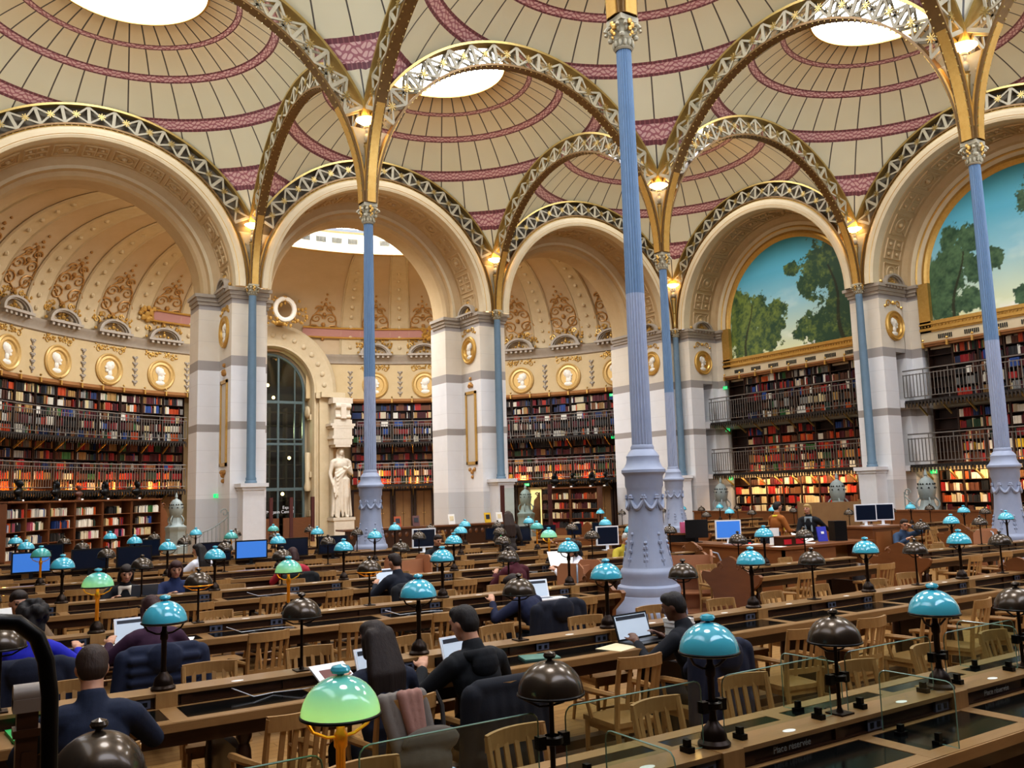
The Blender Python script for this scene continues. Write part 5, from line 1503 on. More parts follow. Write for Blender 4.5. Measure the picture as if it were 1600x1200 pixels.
    if hood:
        m = MB(); m.tube([at(.50)+V((.105*cos(q*PI/6), -.015+.085*sin(q*PI/6)-.02, -.01-.02*sin(q*PI/6))) for q in range(12)], .04, 8, closed=True); m.ball(at(.47)+V((0, -.12, -.03)), (.11, .05, .09), 12)
        m.xf(lambda p: p*sc); sk_part('hood', m, vox, cloth(top, topvar), t, 3)
    if vneck: 
        m = MB()
        for s in (-1, 1): m.capsule(at(.50)+V((s*.06, .06, 0)), .028, at(.18)+V((s*.07, .125, 0)), .024)
        m.tube([at(.5)+V((.08*cos(q*PI/5), -.0+.075*sin(q*PI/5), .0)) for q in range(10)], .03, 8, closed=True)
        m.xf(lambda p: p*sc); sk_part('scarf', m, vox, cloth(vneck), t, 2)
    if extra: extra(t, at, h, sc)
    return t
TB = .868
def H(x0, x1, y=.44, z=.905): return ((x0, y, z), (x1, y, z))
NEARV = .011
# near side sitters face +y, far side sitters face -y
person('man in navy ribbed sweater seen from behind, at the left of the second table', (2.05, 5.34, 0), -.05, '#18233c', hair='brown', style='short', lean=.2, head=(0, -.3), vox=NEARV, topvar='#0f182c', face=False, sc=1.03, hands=H(-.2, .2))
person('woman with long brown hair and navy top, from behind, beside the lit lamp', (3.72, 5.34, 0), .08, '#1d2438', hair='darkbrown', style='long', lean=.2, head=(.1, -.2), vox=NEARV, face=False, hands=H(-.12, .2, .42), topvar='#161b2c')
person('man in black hooded sweatshirt from behind, typing on a white laptop', (4.42, 5.34, 0), .12, '#0f1116', hair='black', style='short', lean=.22, head=(.25, -.3), vox=NEARV, hood=True, face=False, hands=H(-.2, .25, .42), sc=1.03)
person('man in dark jacket from behind, working at the black laptop', (6.42, 5.34, 0), .25, '#10131b', hair='black', style='short', lean=.3, head=(.35, -.3), vox=NEARV, face=False, skin=SKIND, hands=((-.24, .46, .91), (.12, .44, .905)), sc=.98)
person('person in bright blue top with black curly hair, from behind, at left edge', (1.93, 8.28, 0), -.3, '#2326a8', hair='black', style='curly', lean=.25, head=(0, -.2), face=False, hands=((-.2, .4, .9), (.3, .42, .905)))
person('person in dark purple sweater from behind, hidden by a turquoise lamp', (2.92, 8.28, 0), .05, '#3a1c33', hair='redbrown', style='bob', lean=.25, head=(.1, -.35), face=False, hands=H(-.3, .22, .4))
person('person in navy jacket bent low over the third table, from behind', (6.95, 8.25, 0), .35, '#141b38', hair='darkbrown', style='short', lean=.62, head=(.2, -.6), face=False, hands=H(-.25, .15, .55, .91))
person('man in brown jacket facing the viewer with a laptop, at the left edge', (1.95, 9.95, 0), PI+.1, '#6b5640', hair='darkbrown', style='short', lean=.15, head=(0, -.2))
person('woman in black top with cream neckline facing viewer behind a grey laptop', (3.38, 12.92, 0), PI-.1, '#14151a', hair='darkbrown', style='bob', lean=.18, head=(.1, -.3), vneck='#e6dccb')
person('woman in navy T-shirt with dark red hair, facing the viewer', (4.0, 12.92, 0), PI+.05, '#253055', hair='redbrown', style='bob', lean=.12, head=(-.1, -.25))
person('person in red patterned sweater from behind, on the fifth table row', (6.15, 14.24, 0), -.1, '#9e2233', hair='redbrown', style='bob', lean=.15, head=(0, -.3), face=False, topvar='#b83a48')
person('man in dark suit jacket with grey hair from behind, fourth table row', (6.65, 11.26, 0), .15, '#141a28', hair='darkbrown', style='short', lean=.2, head=(.2, -.2), face=False)
person('woman in white shirt with dark curly hair, beside the largest column', (9.72, 11.2, 0), .75, '#e6e6ee', hair='black', style='curly', lean=.15, head=(.3, -.3), face=False)
person('person in maroon top half hidden behind lamps, fourth table row', (8.6, 11.26, 0), .1, '#4a1420', hair='darkbrown', style='bob', lean=.3, head=(0, -.4), face=False)
person('white-haired person in yellow sweater facing the viewer, left of the largest column', (12.0, 12.92, 0), PI-.25, '#b8a53a', hair='white', style='short', lean=.12, head=(.15, -.3))
person('man in dark jacket facing the viewer, far fifth table row', (9.6, 15.9, 0), PI, '#15161b', hair='darkbrown', style='short', lean=.1, head=(0, -.3))
person('woman in white top with long dark hair by the left computer screens', (5.4, 17.2, 0), .5, '#e3e4ea', hair='black', style='long', lean=.1, head=(.4, -.2), face=False)
def glasses(t, at, h, sc):
    m = MB()
    for s in (-1, 1): m.tube([h(s*.032+.02*cos(q*PI/5), .095, .008+.016*sin(q*PI/5))*sc for q in range(10)], .0028, 4, closed=True); m.tube([h(s*.052, .092, .012)*sc, h(s*.078, .0, .01)*sc], .0025, 4)
    part('glasses', m, PLASTB, t)
person('man with glasses resting his chin on his hand, right of the desk', (19.0, 11.95, 0), PI+.9, '#32465f', hair='brown', style='short', lean=.3, head=(.0, -.2), hands=((-.06, .33, 1.14), (.2, .42, .9)), extra=glasses) if 0 else None
person('man with glasses resting his chin on his hand, right of the desk', (18.75, 11.75, 0), PI-.2, '#32465f', hair='brown', style='short', lean=.28, head=(-.3, -.2), hands=((-.05, .32, 1.17), (.2, .42, .9)), extra=glasses)
person('woman in grey-brown coat standing with her back turned, beyond the sixth table row', (11.9, 16.75, 0), -.3, '#3b3430', hair='brown', style='long', seated=False, lean=.03, head=(-.2, -.1), hands=((-.2, .3, 1.0), (.2, .32, 1.02)), face=False, sc=1.0)
person('man in tan jacket and yellow scarf standing in profile at the staff desk', (17.05, 13.6, 0), -PI/2-.2, '#9a5c24', trousers='#3d3a36', hair='black', style='short', seated=False, lean=.02, head=(.0, -.05), hands=((-.12, .3, 1.05), (.12, .3, 1.08)), vneck='#d9c23a', sc=1.02)
person('blonde woman in black jacket leaning across the staff desk, arm stretched right', (18.0, 13.45, 0), PI/2+.45, '#15161a', trousers='#3a3c40', hair='blond', style='bob', seated=False, lean=.22, head=(-.3, .05), hands=((-.38, -.42, 1.02), (.15, .42, .95)), vneck='#8d9aa0', sc=.98)
# statues -----------------------------------------------------------------
def statue(x, y, rz, label, mir=1):
    t = thing('caryatid_statue', label, 'statue', (x, y, 0), rz)
    m = MB(); V = Vector; S = 2.02; Z0 = 1.12
    P = lambda a, b, c: V((a*mir, b, c))
    m.ball(P(0, 0, .95), (.2, .15, .2), 14); m.ball(P(0, .01, 1.15), (.165, .13, .2), 14); m.ball(P(0, 0, 1.33), (.2, .14, .16), 14); m.capsule(P(-.16, 0, 1.42), .08, P(.16, 0, 1.42), .08)
    m.capsule(P(0, 0, 1.45), .06, P(0, .01, 1.58), .055); m.ball(P(0, .02, 1.66), (.075, .09, .1), 14); m.ball(P(0, .055, 1.61), (.05, .05, .05), 10); m.ball(P(0, .11, 1.65), (.014, .02, .02), 8); m.ball(P(0, -.02, 1.69), (.1, .1, .085), 12); m.capsule(P(-.08, -.04, 1.66), .035, P(-.09, -.03, 1.5), .03); m.capsule(P(.08, -.04, 1.66), .035, P(.09, -.03, 1.5), .03)
    # drapery
    for k in range(17):
        a = 2*PI*k/17; r0, r1 = .19, .24+.035*(k % 2)
        m.capsule(P(r0*cos(a), .13*sin(a), .95), .05, P(r1*cos(a), .18*sin(a), .03), .035)
    m.capsule(P(-.09, .06, .9), .11, P(-.1, .12, .5), .09); m.capsule(P(-.1, .12, .5), .085, P(-.1, .06, .05), .07)
    for k in range(9): m.capsule(P(-.2+.05*k, .14, 1.28-.02*k), .03, P(.16-.01*k, .17-.006*k, 1.02-.1*k), .028)
    for k in range(7): m.capsule(P(.14+.015*k, .14-.01*k, 1.0-.03*k), .035, P(.06+.03*k, .16, .62-.06*(k % 3)), .022)
    m.capsule(P(-.22, 0, 1.4), .065, P(-.27, .03, 1.1), .055); m.capsule(P(-.27, .03, 1.1), .052, P(-.05, .17, 1.24), .035); m.ball(P(-.02, .175, 1.26), (.045, .025, .03), 8)
    m.capsule(P(.22, 0, 1.4), .065, P(.29, .0, 1.1), .052); m.capsule(P(.29, 0, 1.1), .05, P(.26, .09, .86), .035); m.ball(P(.255, .11, .81), (.03, .03, .05), 8)
    m.capsule(P(-.1, .1, .02), .05, P(-.1, .2, .0), .04); m.capsule(P(.12, .06, .02), .05, P(.13, .16, 0), .04)
    m.xf(lambda p: V((p.x*S, p.y*S, p.z*S+Z0)))
    sk_part('draped_figure', m, .03, WSTONE, t, 2)
    p = MB().bbox((-.62, -.45, 0), (.62, .5, .15)); p.bbox((-.55, -.4, .15), (.55, .45, .95)); p.bbox((-.6, -.42, .95), (.6, .48, 1.1)); part('pedestal', p, WSTONE, t)
    c = MB(); zt = 4.75
    for z0, z1, w in ((4.72, 4.85, .42), (4.85, 5.15, .5), (5.15, 5.3, .58), (5.3, 5.7, .5), (5.7, 5.82, .6), (5.82, 5.95, .68), (5.95, 6.15, .5), (6.15, 7.0, .4), (7.0, 7.3, .55)): c.bbox((-w, -.4, z0), (w, .28+.1*w, z1))
    for zz, rr in ((6.85, .17), (6.3, .11)): c.tube([(-.42, .3, zz), (.42, .3, zz)], rr, 12)
    c.bbox((-.14, .25, 6.2), (.14, .46, 6.95))
    part('console_block', c, WSTONE, t)
statue(18.45, 43.2, PI, 'large white stone caryatid statue right of the glazed doorway')
statue(11.55, 43.2, PI, 'large white stone caryatid statue left of the glazed doorway, mostly hidden by the pier', -1)
def bust(loc, rz, label, mat, sc=1.0, kind=0):
    m = MB(); m.ball((0, 0, .27), (.2, .12, .12), 12); m.capsule((-.16, 0, .28), .07, (.16, 0, .28), .07); m.capsule((0, 0, .3), .07, (0, .02, .44), .06); m.ball((0, .03, .52), (.085, .105, .12), 14); m.ball((0, .07, .46), (.055, .055, .05), 10); m.ball((0, .135, .51), (.016, .022, .03), 8)
    m.ball((0, -.01, .56), (.1, .11, .09), 12)
    if kind % 2: m.ball((0, -.04, .45), (.12, .08, .14), 10); m.capsule((-.1, 0, .5), .04, (-.12, .02, .33), .05); m.capsule((.1, 0, .5), .04, (.12, .02, .33), .05)
    m.capsule((0, 0, .12), .06, (0, 0, .2), .1)
    m.xf(lambda p: p*sc); t = thing('bust', label, 'bust', loc, rz, 'busts on the low bookcases')
    sk_part('head_and_shoulders', m, .014, mat, t, 2); part('plinth', MB().lathe([(.13, 0), (.13, .04), (.08, .06), (.07, .13)], 14).xf(lambda p: p*sc), mat, t)
    part('name_card', MB().box((0, .17, .03), (.12, .01, .06)), WHITEP, t)

RB_ = M('red_brown_terracotta', '#5d3a2c', .6)
for k, (ph, md, l) in enumerate(((-61.2, BUSTM, 'leftmost'), (-50.9, BUSTM, 'second from left'), (-45.2, RB_, 'reddish terracotta one in the middle'), (-39.0, BUSTM, 'fourth from left'), (-31.8, BUSTM, 'nearest the urn'))):
    p = fh(rad(ph), 13.28, 2.3); bust(p, -rad(ph)+PI, f'{"dark bronze" if md is BUSTM else "small"} bust on the left low bookcase, {l}', md, 1.15 if md is BUSTM else .9, k)
for k, (ph, l) in enumerate(((59.4, 'nearest the scrolled end'), (63.6, 'second from the scrolled end'), (68.2, 'third from the scrolled end'), (71.6, 'farthest from the scrolled end'))):
    p = fh(rad(ph), 13.28, 2.3); bust(p, -rad(ph)+PI, f'dark bronze bust on the right low bookcase, {l}', BUSTM, 1.1, k+1)
WIN_FILL_E = 6.
# ------------------------------------------------------------------ unseen sides of the hall
def two_tone(name, col1, col2, zz):
    m, nt, b = new_mat(name); o, x, y, z = coords(nt, 'World')
    nt.links.new(mixc(nt, z.gt(zz), col1, col2), b.inputs['Base Color']); b.inputs['Roughness'].default_value = .7
    return m
TT = two_tone('shelf_and_plaster_wall', '#3b2a1c', '#cdb995', 7.2)
struct('wall_front', MB().bbox((-1, -1.5, 0), (33, -1.3, 18)), TT, 'entrance wall of the hall behind the viewer')
struct('wall_left', MB().bbox((-1, -1.5, 0), (-.8, 31, 18)), TT, 'left side wall of the hall, outside the view')

wl = M('fill_light_pane', '#dfe8f5', .3, emit='#dce8ff', es=WIN_FILL_E)  # unseen glowing panes added as fill light from behind the viewer
wl2 = M('dim_fill_light_pane', '#dfe8f5', .3, emit='#e6ecf5', es=WIN_FILL_E*.35)  # weaker unseen panes added as fill light from the left
for k, cu in enumerate((5, 15, 25)):
    m = MB(); pts = [(-3.6, 7.6), (3.6, 7.6), (3.6, 9.5)]+[(3.6*cos(q*PI/12), 9.5+3.6*sin(q*PI/12)) for q in range(1, 12)]+[(-3.6, 9.5)]
    for a in (-1.8, 0, 1.8): pass
    struct('window_fill_front', MB().prism(pts, lambda a, b, h: (cu+a, -1.28+h, b), .02), wl, f'added arched fill-light window behind the viewer, {names9[k, 0]}')
    struct('window_5', MB().prism(pts, lambda a, b, h: (-.78+h, cu+a, b), .02), wl2, f'added arched fill-light window of the left side wall, bay {k+1}')

# ------------------------------------------------------------------ electronics and papers
def laptop(x, y, rz, label, body=PLASTW, scr=SCRP, w=.32, tilt=.3, z=TZ+.008):
    t = thing('laptop', label, 'laptop', (x, y, z), rz)
    part('keyboard_base', MB().bbox((-w/2, -.11, 0), (w/2, .11, .014)).bbox((-w/2+.02, -.02, .014), (w/2-.02, .09, .016), 1), [body, GREYP], t)
    T = Matrix.Rotation(-tilt, 4, 'X')
    l = MB().box((0, 0, 0), (w, .008, .215), 0, 0, Matrix.Translation((0, .11, .012)) @ T @ Matrix.Translation((0, 0, .107)))
    ld = part('lid', l, body, t)
    s = MB().box((0, 0, 0), (w-.03, .002, .185), 0, 0, Matrix.Translation((0, .11, .012)) @ T @ Matrix.Translation((0, -.005, .108)))
    s.box((0, 0, 0), (w-.05, .002, .03), 0, 1, Matrix.Translation((0, .11, .012)) @ T @ Matrix.Translation((0, -.0062, .18)))
    part('screen', s, [scr, GREYB], ld)
    return t
laptop(3.93, 5.80, .25, 'white laptop with lit screen in front of the long-haired woman')
laptop(4.60, 5.82, .2, 'white laptop with lit screen in front of the man in black hood')
laptop(6.24, 5.80, .1, 'black laptop with pale screen, left of the man behind the lamp', PLASTB, SCRP, .4)
laptop(2.84, 8.76, .1, 'white laptop left of the person in purple sweater', PLASTW, SCRP)
laptop(7.25, 8.75, -.1, 'white laptop beside the person in navy bent over the table', PLASTW, SCRP)
laptop(1.95, 9.47, PI, 'dark laptop before the man at the left edge', GREYB, SCRP)
laptop(3.52, 12.45, PI, 'grey laptop before the woman in black top', GREYP, SCRP)
laptop(4.2, 12.47, PI-.1, 'dark laptop before the woman in navy T-shirt', GREYB, SCRP)
laptop(6.7, 11.72, .1, 'pale laptop in front of the man in dark suit', PLASTW, SCRP)
def sheet(name, x, y, rz, label, mat=WHITEP, w=.21, h=.297, z=TZ+.006, th=.004, cat='paper', tilt=0.):
    m = MB().box((0, 0, 0), (w, h, th), 0, 0, Matrix.Rotation(tilt, 4, 'X')); return solo(name, m, mat, label, cat, None, (x, y, z+th/2+abs(sin(tilt))*h/2), rz)
sheet('paper_sheet', 2.62, 8.72, .2, 'white notes left of the person in purple sweater', WHITEP, .3, .3)
sheet('paper_sheet', 3.25, 8.75, -.3, 'small white paper right of the person in purple sweater', WHITEP, .15, .2)
sheet('paper_sheet', 5.92, 5.76, .3, 'cream sheet of paper beside the black laptop', CREAMP, .3, .24)
sheet('paper_sheet', 1.95, 8.74, .1, 'white paper before the person in bright blue', WHITEP, .3, .3)
sheet('paper_sheet', 1.75, 8.85, .4, 'upright white sheet at the left edge near the person in blue', WHITEP, .3, .42, tilt=1.2)
sheet('paper_sheet', 2.2, 9.5, .3, 'white papers right of the man with the dark laptop', WHITEP, .34, .26)
sheet('paper_sheet', 7.45, 8.82, -.2, 'white notes near the bent-over person in navy', WHITEP, .3, .2)
sheet('paper_sheet', 9.75, 11.8, -.3, 'white open sheets propped before the woman in white shirt', WHITEP, .42, .36, tilt=.9)
sheet('green_folder', 1.82, 5.83, .1, 'bright green folder left of the man in navy sweater', GREENF, .24, .32, th=.02, cat='folder')
sheet('green_folder', 5.2, 5.83, -.3, 'dull green booklet right of the man in black hood', M('sage_cover', '#5d8577', .5), .28, .2, th=.012, cat='booklet')
t = thing('art_book', 'white open art book propped up, left of the lit laptop', 'book', (3.56, 5.80, TZ+.006), .15)
T = Matrix.Rotation(.45, 4, 'X')
part('page', MB().box((0, 0, .08), (.26, .3, .012), 0, 0, T), PLASTW, t); part('picture', MB().box((0, 0, .087), (.17, .17, .002), 0, 0, T), M('red_brown_print', '#6b2f2a', .5), t)
part('stand', MB().bbox((-.1, .0, 0), (.1, .02, .07)), PLASTB, t)
sheet('smartphone', 4.2, 5.76, .3, 'black smartphone between the woman and the man in hood', PLASTB, .075, .15, th=.01, cat='phone')
sheet('smartphone', 6.32, 5.69, -.4, 'black phone on the table before the black laptop', PLASTB, .075, .15, th=.01, cat='phone')
t = thing('paper_block_stack', 'stack of white paper blocks right of the black laptop', 'paper stack', (6.66, 5.84, TZ+.006), .2)
for k in range(4): part('paper_block', MB().box((RND.uniform(-.01, .01), RND.uniform(-.01, .01), .02+.038*k), (.17, .2, .035), RND.uniform(-.1, .1)), WHITEP, t)
def cable(pts, label, mat=PLASTW, r=.004): solo('power_cable', MB().tube(pts, r, 5), mat, label, 'cable', 'white power cables on the tables')
for x, y, l in ((5.6, 8.7, 'third table row, right of centre'), (3.95, 8.7, 'third table row, left of the seventh lamp'), (5.0, 11.7, 'fourth table row, near the middle'), (8.9, 11.7, 'fourth table row, left of the woman in white'), (2.3, 8.8, 'third table row, near the left lit lamp'), (3.25, 5.9, 'second table, plugged left of the art book')):
    z = TZ+.012; cable([(x-.3, y+.15, z+.05), (x-.2, y, z+.01), (x-.05, y+.08, z), (x+.1, y-.04, z+.02), (x+.25, y+.07, z), (x+.32, y+.02, z)], f'curled white power cable on the {l}')
def monitor(x, y, rz, label, scr=SCRB, body=PLASTB, w=.52, h=.32, z=TZ, foot=.1, thick=.05):
    t = thing('computer_monitor', label, 'monitor', (x, y, z), rz, 'computer monitors')
    part('casing', MB().bbox((-w/2, 0, foot), (w/2, thick, foot+h)), body, t); part('screen', MB().bbox((-w/2+.025, -.004, foot+.03), (w/2-.025, 0, foot+h-.025)), scr, t)
    part('foot', MB().bbox((-.11, -.06, 0), (.11, .1, .012)).bbox((-.03, .02, 0), (.03, .05, foot+.05)), body, t)
for x, y, rz, l, s in ((6.45, 17.7, -.1, 'black monitor with bright blue screen, left of the first blue column', SCRB), (2.62, 17.7, 0, 'monitor with blue screen at the far left, nearest the picture edge', SCRB), (3.55, 17.7, .1, 'monitor with dim blue screen, second from the left edge', SCRD), (4.3, 17.75, .1, 'monitor with dark blue screen, third from the left edge', SCRD), (5.75, 17.7, .1, 'dark monitor just left of the bright blue screen', SCRD), (7.3, 17.7, 0, 'wide dark monitor right of the bright blue screen', SCRD), (8.15, 17.7, -.1, 'dark monitor nearest the first blue column', SCRD), (3.1, 20.7, 0, 'dark monitor on the farthest left table, near the low bookcase', SCRD), (5.0, 20.7, 0, 'dark monitor on the farthest left table, before the urn', SCRD)):
    monitor(x, y, rz, l, s, w=.62, h=.37)
monitor(10.3, 17.75, -.1, 'white-framed dark monitor right of the first blue column', SCRD, PLASTW, .55, .42)
monitor(13.1, 14.75, -.3, 'white-framed dark monitor on a stand left of the largest column', SCRD, PLASTW, .5, .4)
monitor(12.35, 17.7, -.3, 'small monitor with green lit screen by the standing woman', SCRG, PLASTB, .4, .3)
monitor(12.9, 17.75, -.3, 'black monitor beside the green lit screen', SCRD, PLASTB, .45, .32)
for k in range(5):
    monitor(13.6+.9*k, 20.2, -.4, f'dark monitor leaning by the far centre table, {ORD[k]} from left', SCRD, PLASTB, .42, .32, .78)
ct = MB().bbox((13.1, 19.9, .72), (18, 20.7, .78)); 
t = thing('far_computer_table', 'long computer table before the right low bookcases', 'table', (13.1, 20.3, 0)); l0 = Vector(t.location)
part('tabletop', ct.xf(lambda p: p-l0), WALM, t)
for x in (.1, 2.4, 4.8): part('leg', MB().bbox((x-.04, -.35, 0), (x+.04, .35, .72)), WALN, t)

# ------------------------------------------------------------------ staff desk
t = thing('staff_desk', 'long reddish-brown staff desk with L-shaped counter at right', 'desk', (15.2, 11.9, 0)); DZ = .9
part('counter_top', MB().bbox((-.05, -.05, DZ-.05), (2.9, .75, DZ)).bbox((-.05, .75, DZ-.05), (.75, 3.3, DZ)), DESKW, t)
part('front_panel', MB().bbox((0, 0, 0), (1.6, .05, DZ-.05)).bbox((0, 0, 0), (.05, 3.25, DZ-.05)), DESKW, t)
part('recessed_panel', MB().bbox((1.6, .35, 0), (2.45, .4, DZ-.05)), CUPB, t); part('end_panel', MB().bbox((2.45, 0, 0), (2.85, .7, DZ-.05)), DESKW, t)
t = thing('desk_cabinet', 'tall reddish wood cabinet block at the right end of the staff desk', 'cabinet', (18.15, 11.95, 0))
part('carcass', MB().bbox((0, 0, 0), (1.3, .9, 1.12)), DESKW, t); part('top', MB().bbox((-.03, -.03, 1.12), (1.33, .93, 1.16)), DESKW, t)
part('panel', MB().bbox((.08, -.015, .3), (.62, 0, 1.05)).bbox((.68, -.015, .3), (1.22, 0, 1.05)).bbox((.08, -.015, .04), (1.22, 0, .25)), M('cabinet_panel', '#9a6438', .4, var='#84522b', vs=2), t)
monitor(18.6, 12.4, -.5, 'white all-in-one computer with dark screen on the desk cabinet, left one', SCRD, PLASTW, .5, .38, 1.16)
monitor(19.15, 12.35, -.6, 'white all-in-one computer with dark screen on the desk cabinet, right one', SCRD, PLASTW, .5, .38, 1.16)
monitor(15.5, 13.6, -.5, 'white-framed computer with bright blue screen on the staff desk', SCRB, PLASTW, .56, .4, DZ)
monitor(15.45, 14.5, -.6, 'black monitor left of the bright blue screen on the staff desk', PLASTB, PLASTB, .5, .4, DZ)
solo('loudspeaker', MB().bbox((-.14, -.12, 0), (.14, .14, .42)).lathe([(.1, 0), (.085, .03), (0.02, .01)], 18, 1).xf(lambda p: p), [PLASTB, GREYB], 'black loudspeaker box on the right end of the staff desk', 'speaker', None, (17.45, 12.3, DZ), -.4)
solo('blue_folder', MB().box((0, 0, .15), (.22, .03, .31), 0, 0, Matrix.Rotation(-.2, 4, 'X')).box((0, -.02, .18), (.07, .004, .05), 0, 1, Matrix.Rotation(-.2, 4, 'X')), [BLUEF, WHITEP], 'royal blue folder standing on the staff desk', 'folder', None, (16.85, 12.25, DZ+.02), -.3)
t = thing('card_box', 'dark wooden card box with red labels on the staff desk', 'box', (15.75, 12.2, DZ), -.1)
part('case', MB().bbox((-.3, -.12, 0), (.3, .12, .17)), WALN, t); part('red_label', MB().bbox((-.26, -.126, .03), (-.06, -.12, .13)), REDL, t); part('red_label', MB().bbox((.06, -.126, .03), (.26, -.12, .13)), REDL, t); part('lid', MB().bbox((-.32, -.14, .17), (.32, .14, .19)), DESKW, t)
t = thing('card_box', 'black document box with wooden lid at the left end of the staff desk', 'box', (15.45, 15.0, DZ), -.6); part('case', MB().bbox((-.3, -.12, 0), (.3, .12, .16)), PLASTB, t); part('lid', MB().bbox((-.31, -.13, .16), (.31, .13, .2)), DESKW, t)
solo('sign_card', MB().bbox((-.1, -.01, 0), (.1, .01, .34)).bbox((-.11, -.06, 0), (.11, .06, .01)), WHITEP, 'white standing sign card on the staff desk beside the man in tan', 'sign', None, (15.72, 12.55, DZ), -.5)
solo('open_book', MB().box((-.1, 0, .07), (.19, .26, .02), 0, 0, Matrix.Rotation(.25, 4, 'Y') @ Matrix.Rotation(.6, 4, 'X')).box((.1, 0, .07), (.19, .26, .02), 0, 0, Matrix.Rotation(-.25, 4, 'Y') @ Matrix.Rotation(.6, 4, 'X')), WHITEP, 'white open book on the staff desk', 'book', None, (16.2, 12.25, DZ+.06), -.4)
solo('pink_leaflet_holder', MB().bbox((-.12, -.05, 0), (.12, .05, .24)).bbox((-.03, -.055, .05), (.0, .055, .26), 1), [PINKB, WHITEP], 'pink leaflet holder at the left end of the staff desk', 'leaflets', None, (15.5, 14.9, DZ+.2), -.5)
for k, (x, y, l) in enumerate(((15.6, 13.0, 'left part of the staff desk'), (15.3, 12.1, 'front corner of the staff desk'), (16.5, 12.3, 'middle of the staff desk'))): sheet('paper_sheet', x, y, .3*k, f'white paper lying on the {l}', WHITEP, .3, .22, DZ)
t = thing('waste_bin', 'dark waste bin on the floor before the staff desk', 'bin', (17.3, 11.75, 0)); part('bucket', MB().lathe([(.001, .01), (.13, .01), (.17, .38), (.16, .38), (.125, .03)], 18), GREYB, t); part('bag_rim', MB().lathe([(.17, .37), (.18, .35), (.175, .28)], 18), PLASTB, t)
solo('desk_telephone', MB().bbox((-.1, -.1, 0), (.1, .1, .05)).box((0, 0, .07), (.2, .05, .04)).bbox((.02, -.102, .01), (.06, -.1, .03), 1), [PLASTB, M('red_led', '#ff2a1a', .4, emit='#ff2010', es=3.)], 'black device with a red light on the staff desk', 'telephone', None, (15.6, 13.2, DZ), -.6)
t = thing('office_chair', 'dark office chair inside the staff desk', 'chair', (16.5, 13.3, 0), 2.4); part('backrest', MB().box((0, -.22, .85), (.44, .06, .5)), GREYB, t); part('seat', MB().box((0, 0, .5), (.46, .46, .08)), GREYB, t); part('pedestal', MB().lathe([(.28, .02), (.28, .05), (.03, .08), (.03, .48)], 10), PLASTB, t)
solo('tall_partition', MB().bbox((-.9, -.03, 0), (.9, .03, 1.6)).bbox((-.95, -.05, 0), (-.9, .05, 1.65)).bbox((.9, -.05, 0), (.95, .05, 1.65)), [CUPB], 'tan wooden partition panel behind the staff desk, below the urn', 'partition', None, (22.2, 16.1, 0), -.4)
solo('low_partition', MB().bbox((-.06, -3.2, 0), (.06, 3.2, 1.15)).bbox((-.09, -3.25, 1.15), (.09, 3.25, 1.2)), [DESKW], 'long reddish wooden screen before the right bookcases', 'partition', None, (27.6, 15.6, 0))
solo('low_partition', MB().bbox((-.06, -2.6, 0), (.06, 2.6, 1.1)).bbox((-.09, -2.65, 1.1), (.09, 2.65, 1.15)), [DESKW], 'reddish wooden screen below the left landscape painting, far right hall', 'partition', None, (27.6, 24.3, 0))
# display bench before the middle arch
t = thing('display_bench', 'long dark carved bench with new books on show, before the middle arch', 'bench', (12.3, 27.6, 0)); 
part('top', MB().bbox((-.1, -.35, 1.0), (6.6, .35, 1.06)), WALM, t); part('front_panel', MB().bbox((0, -.28, 0), (6.5, -.22, 1.0)), WALN, t)
part('carved_frieze', MB().merge((lambda m: [m.ball((.2+.25*k, -.29, .82), (.07, .03, .09), 6) for k in range(26)] and m)(MB())), WALM, t)
for k, (x, mt, l) in enumerate(((2.0, M('orange_cover', '#b0562f', .5), 'leftmost'), (2.7, M('grey_red_cover', '#6d4a48', .5), 'second'), (4.1, WHITEP, 'third, white'), (5.6, M('yellow_cover', '#e0b62c', .5), 'fourth, yellow'), (6.1, WHITEP, 'rightmost, white'))):
    solo('display_book', MB().box((0, 0, .17), (.26, .025, .36), 0, 0, Matrix.Rotation(-.2, 4, 'X')).box((0, -.016, .2), (.16, .002, .16), 0, 1, Matrix.Rotation(-.2, 4, 'X')), [mt, GREYB if mt is not WHITEP else CREAMP], f'book standing upright on the display bench, {l}', 'book', 'books on the display bench', (12.3+x, 27.6, 1.07), 0)
for k, (x, y) in enumerate(((19.0, 28.3), (21.2, 28.3))):
    solo('wooden_screen_post', MB().bbox((-.06, -.06, 0), (.06, .06, 2.4)), M('maroon_post', '#4b2420', .5), f'dark maroon wooden post standing before the middle-right pier, {["left", "right"][k]} one', 'post', None, (x, y, 0))
solo('glass_notice', MB().bbox((-1.0, -.01, .9), (1.0, .01, 2.3)), GLASSG, 'clear glass panel between the two maroon posts', 'glass panel', None, (20.1, 28.3, 0))
for k, x in enumerate((13.4, 16.6, 14.5, 15.5)):
    solo('wooden_screen_post', MB().bbox((-.08, -.08, 0), (.08, .08, 2.2)), bpy.data.materials['maroon_post'], f'dark wooden post before the glazed doorway, {["leftmost", "rightmost", "inner left", "inner right"][k]}', 'post', None, (x, 42.3, 0))
for nm, x0, x1 in (('left', 13.4, 15.0), ('right', 15.0, 16.6)):
    solo('low_wooden_gate', MB().bbox((x0+.1, 42.26, .1), (x1-.1, 42.34, 1.2)), WALM, f'low wooden gate before the glazed doorway, {nm} half', 'gate')
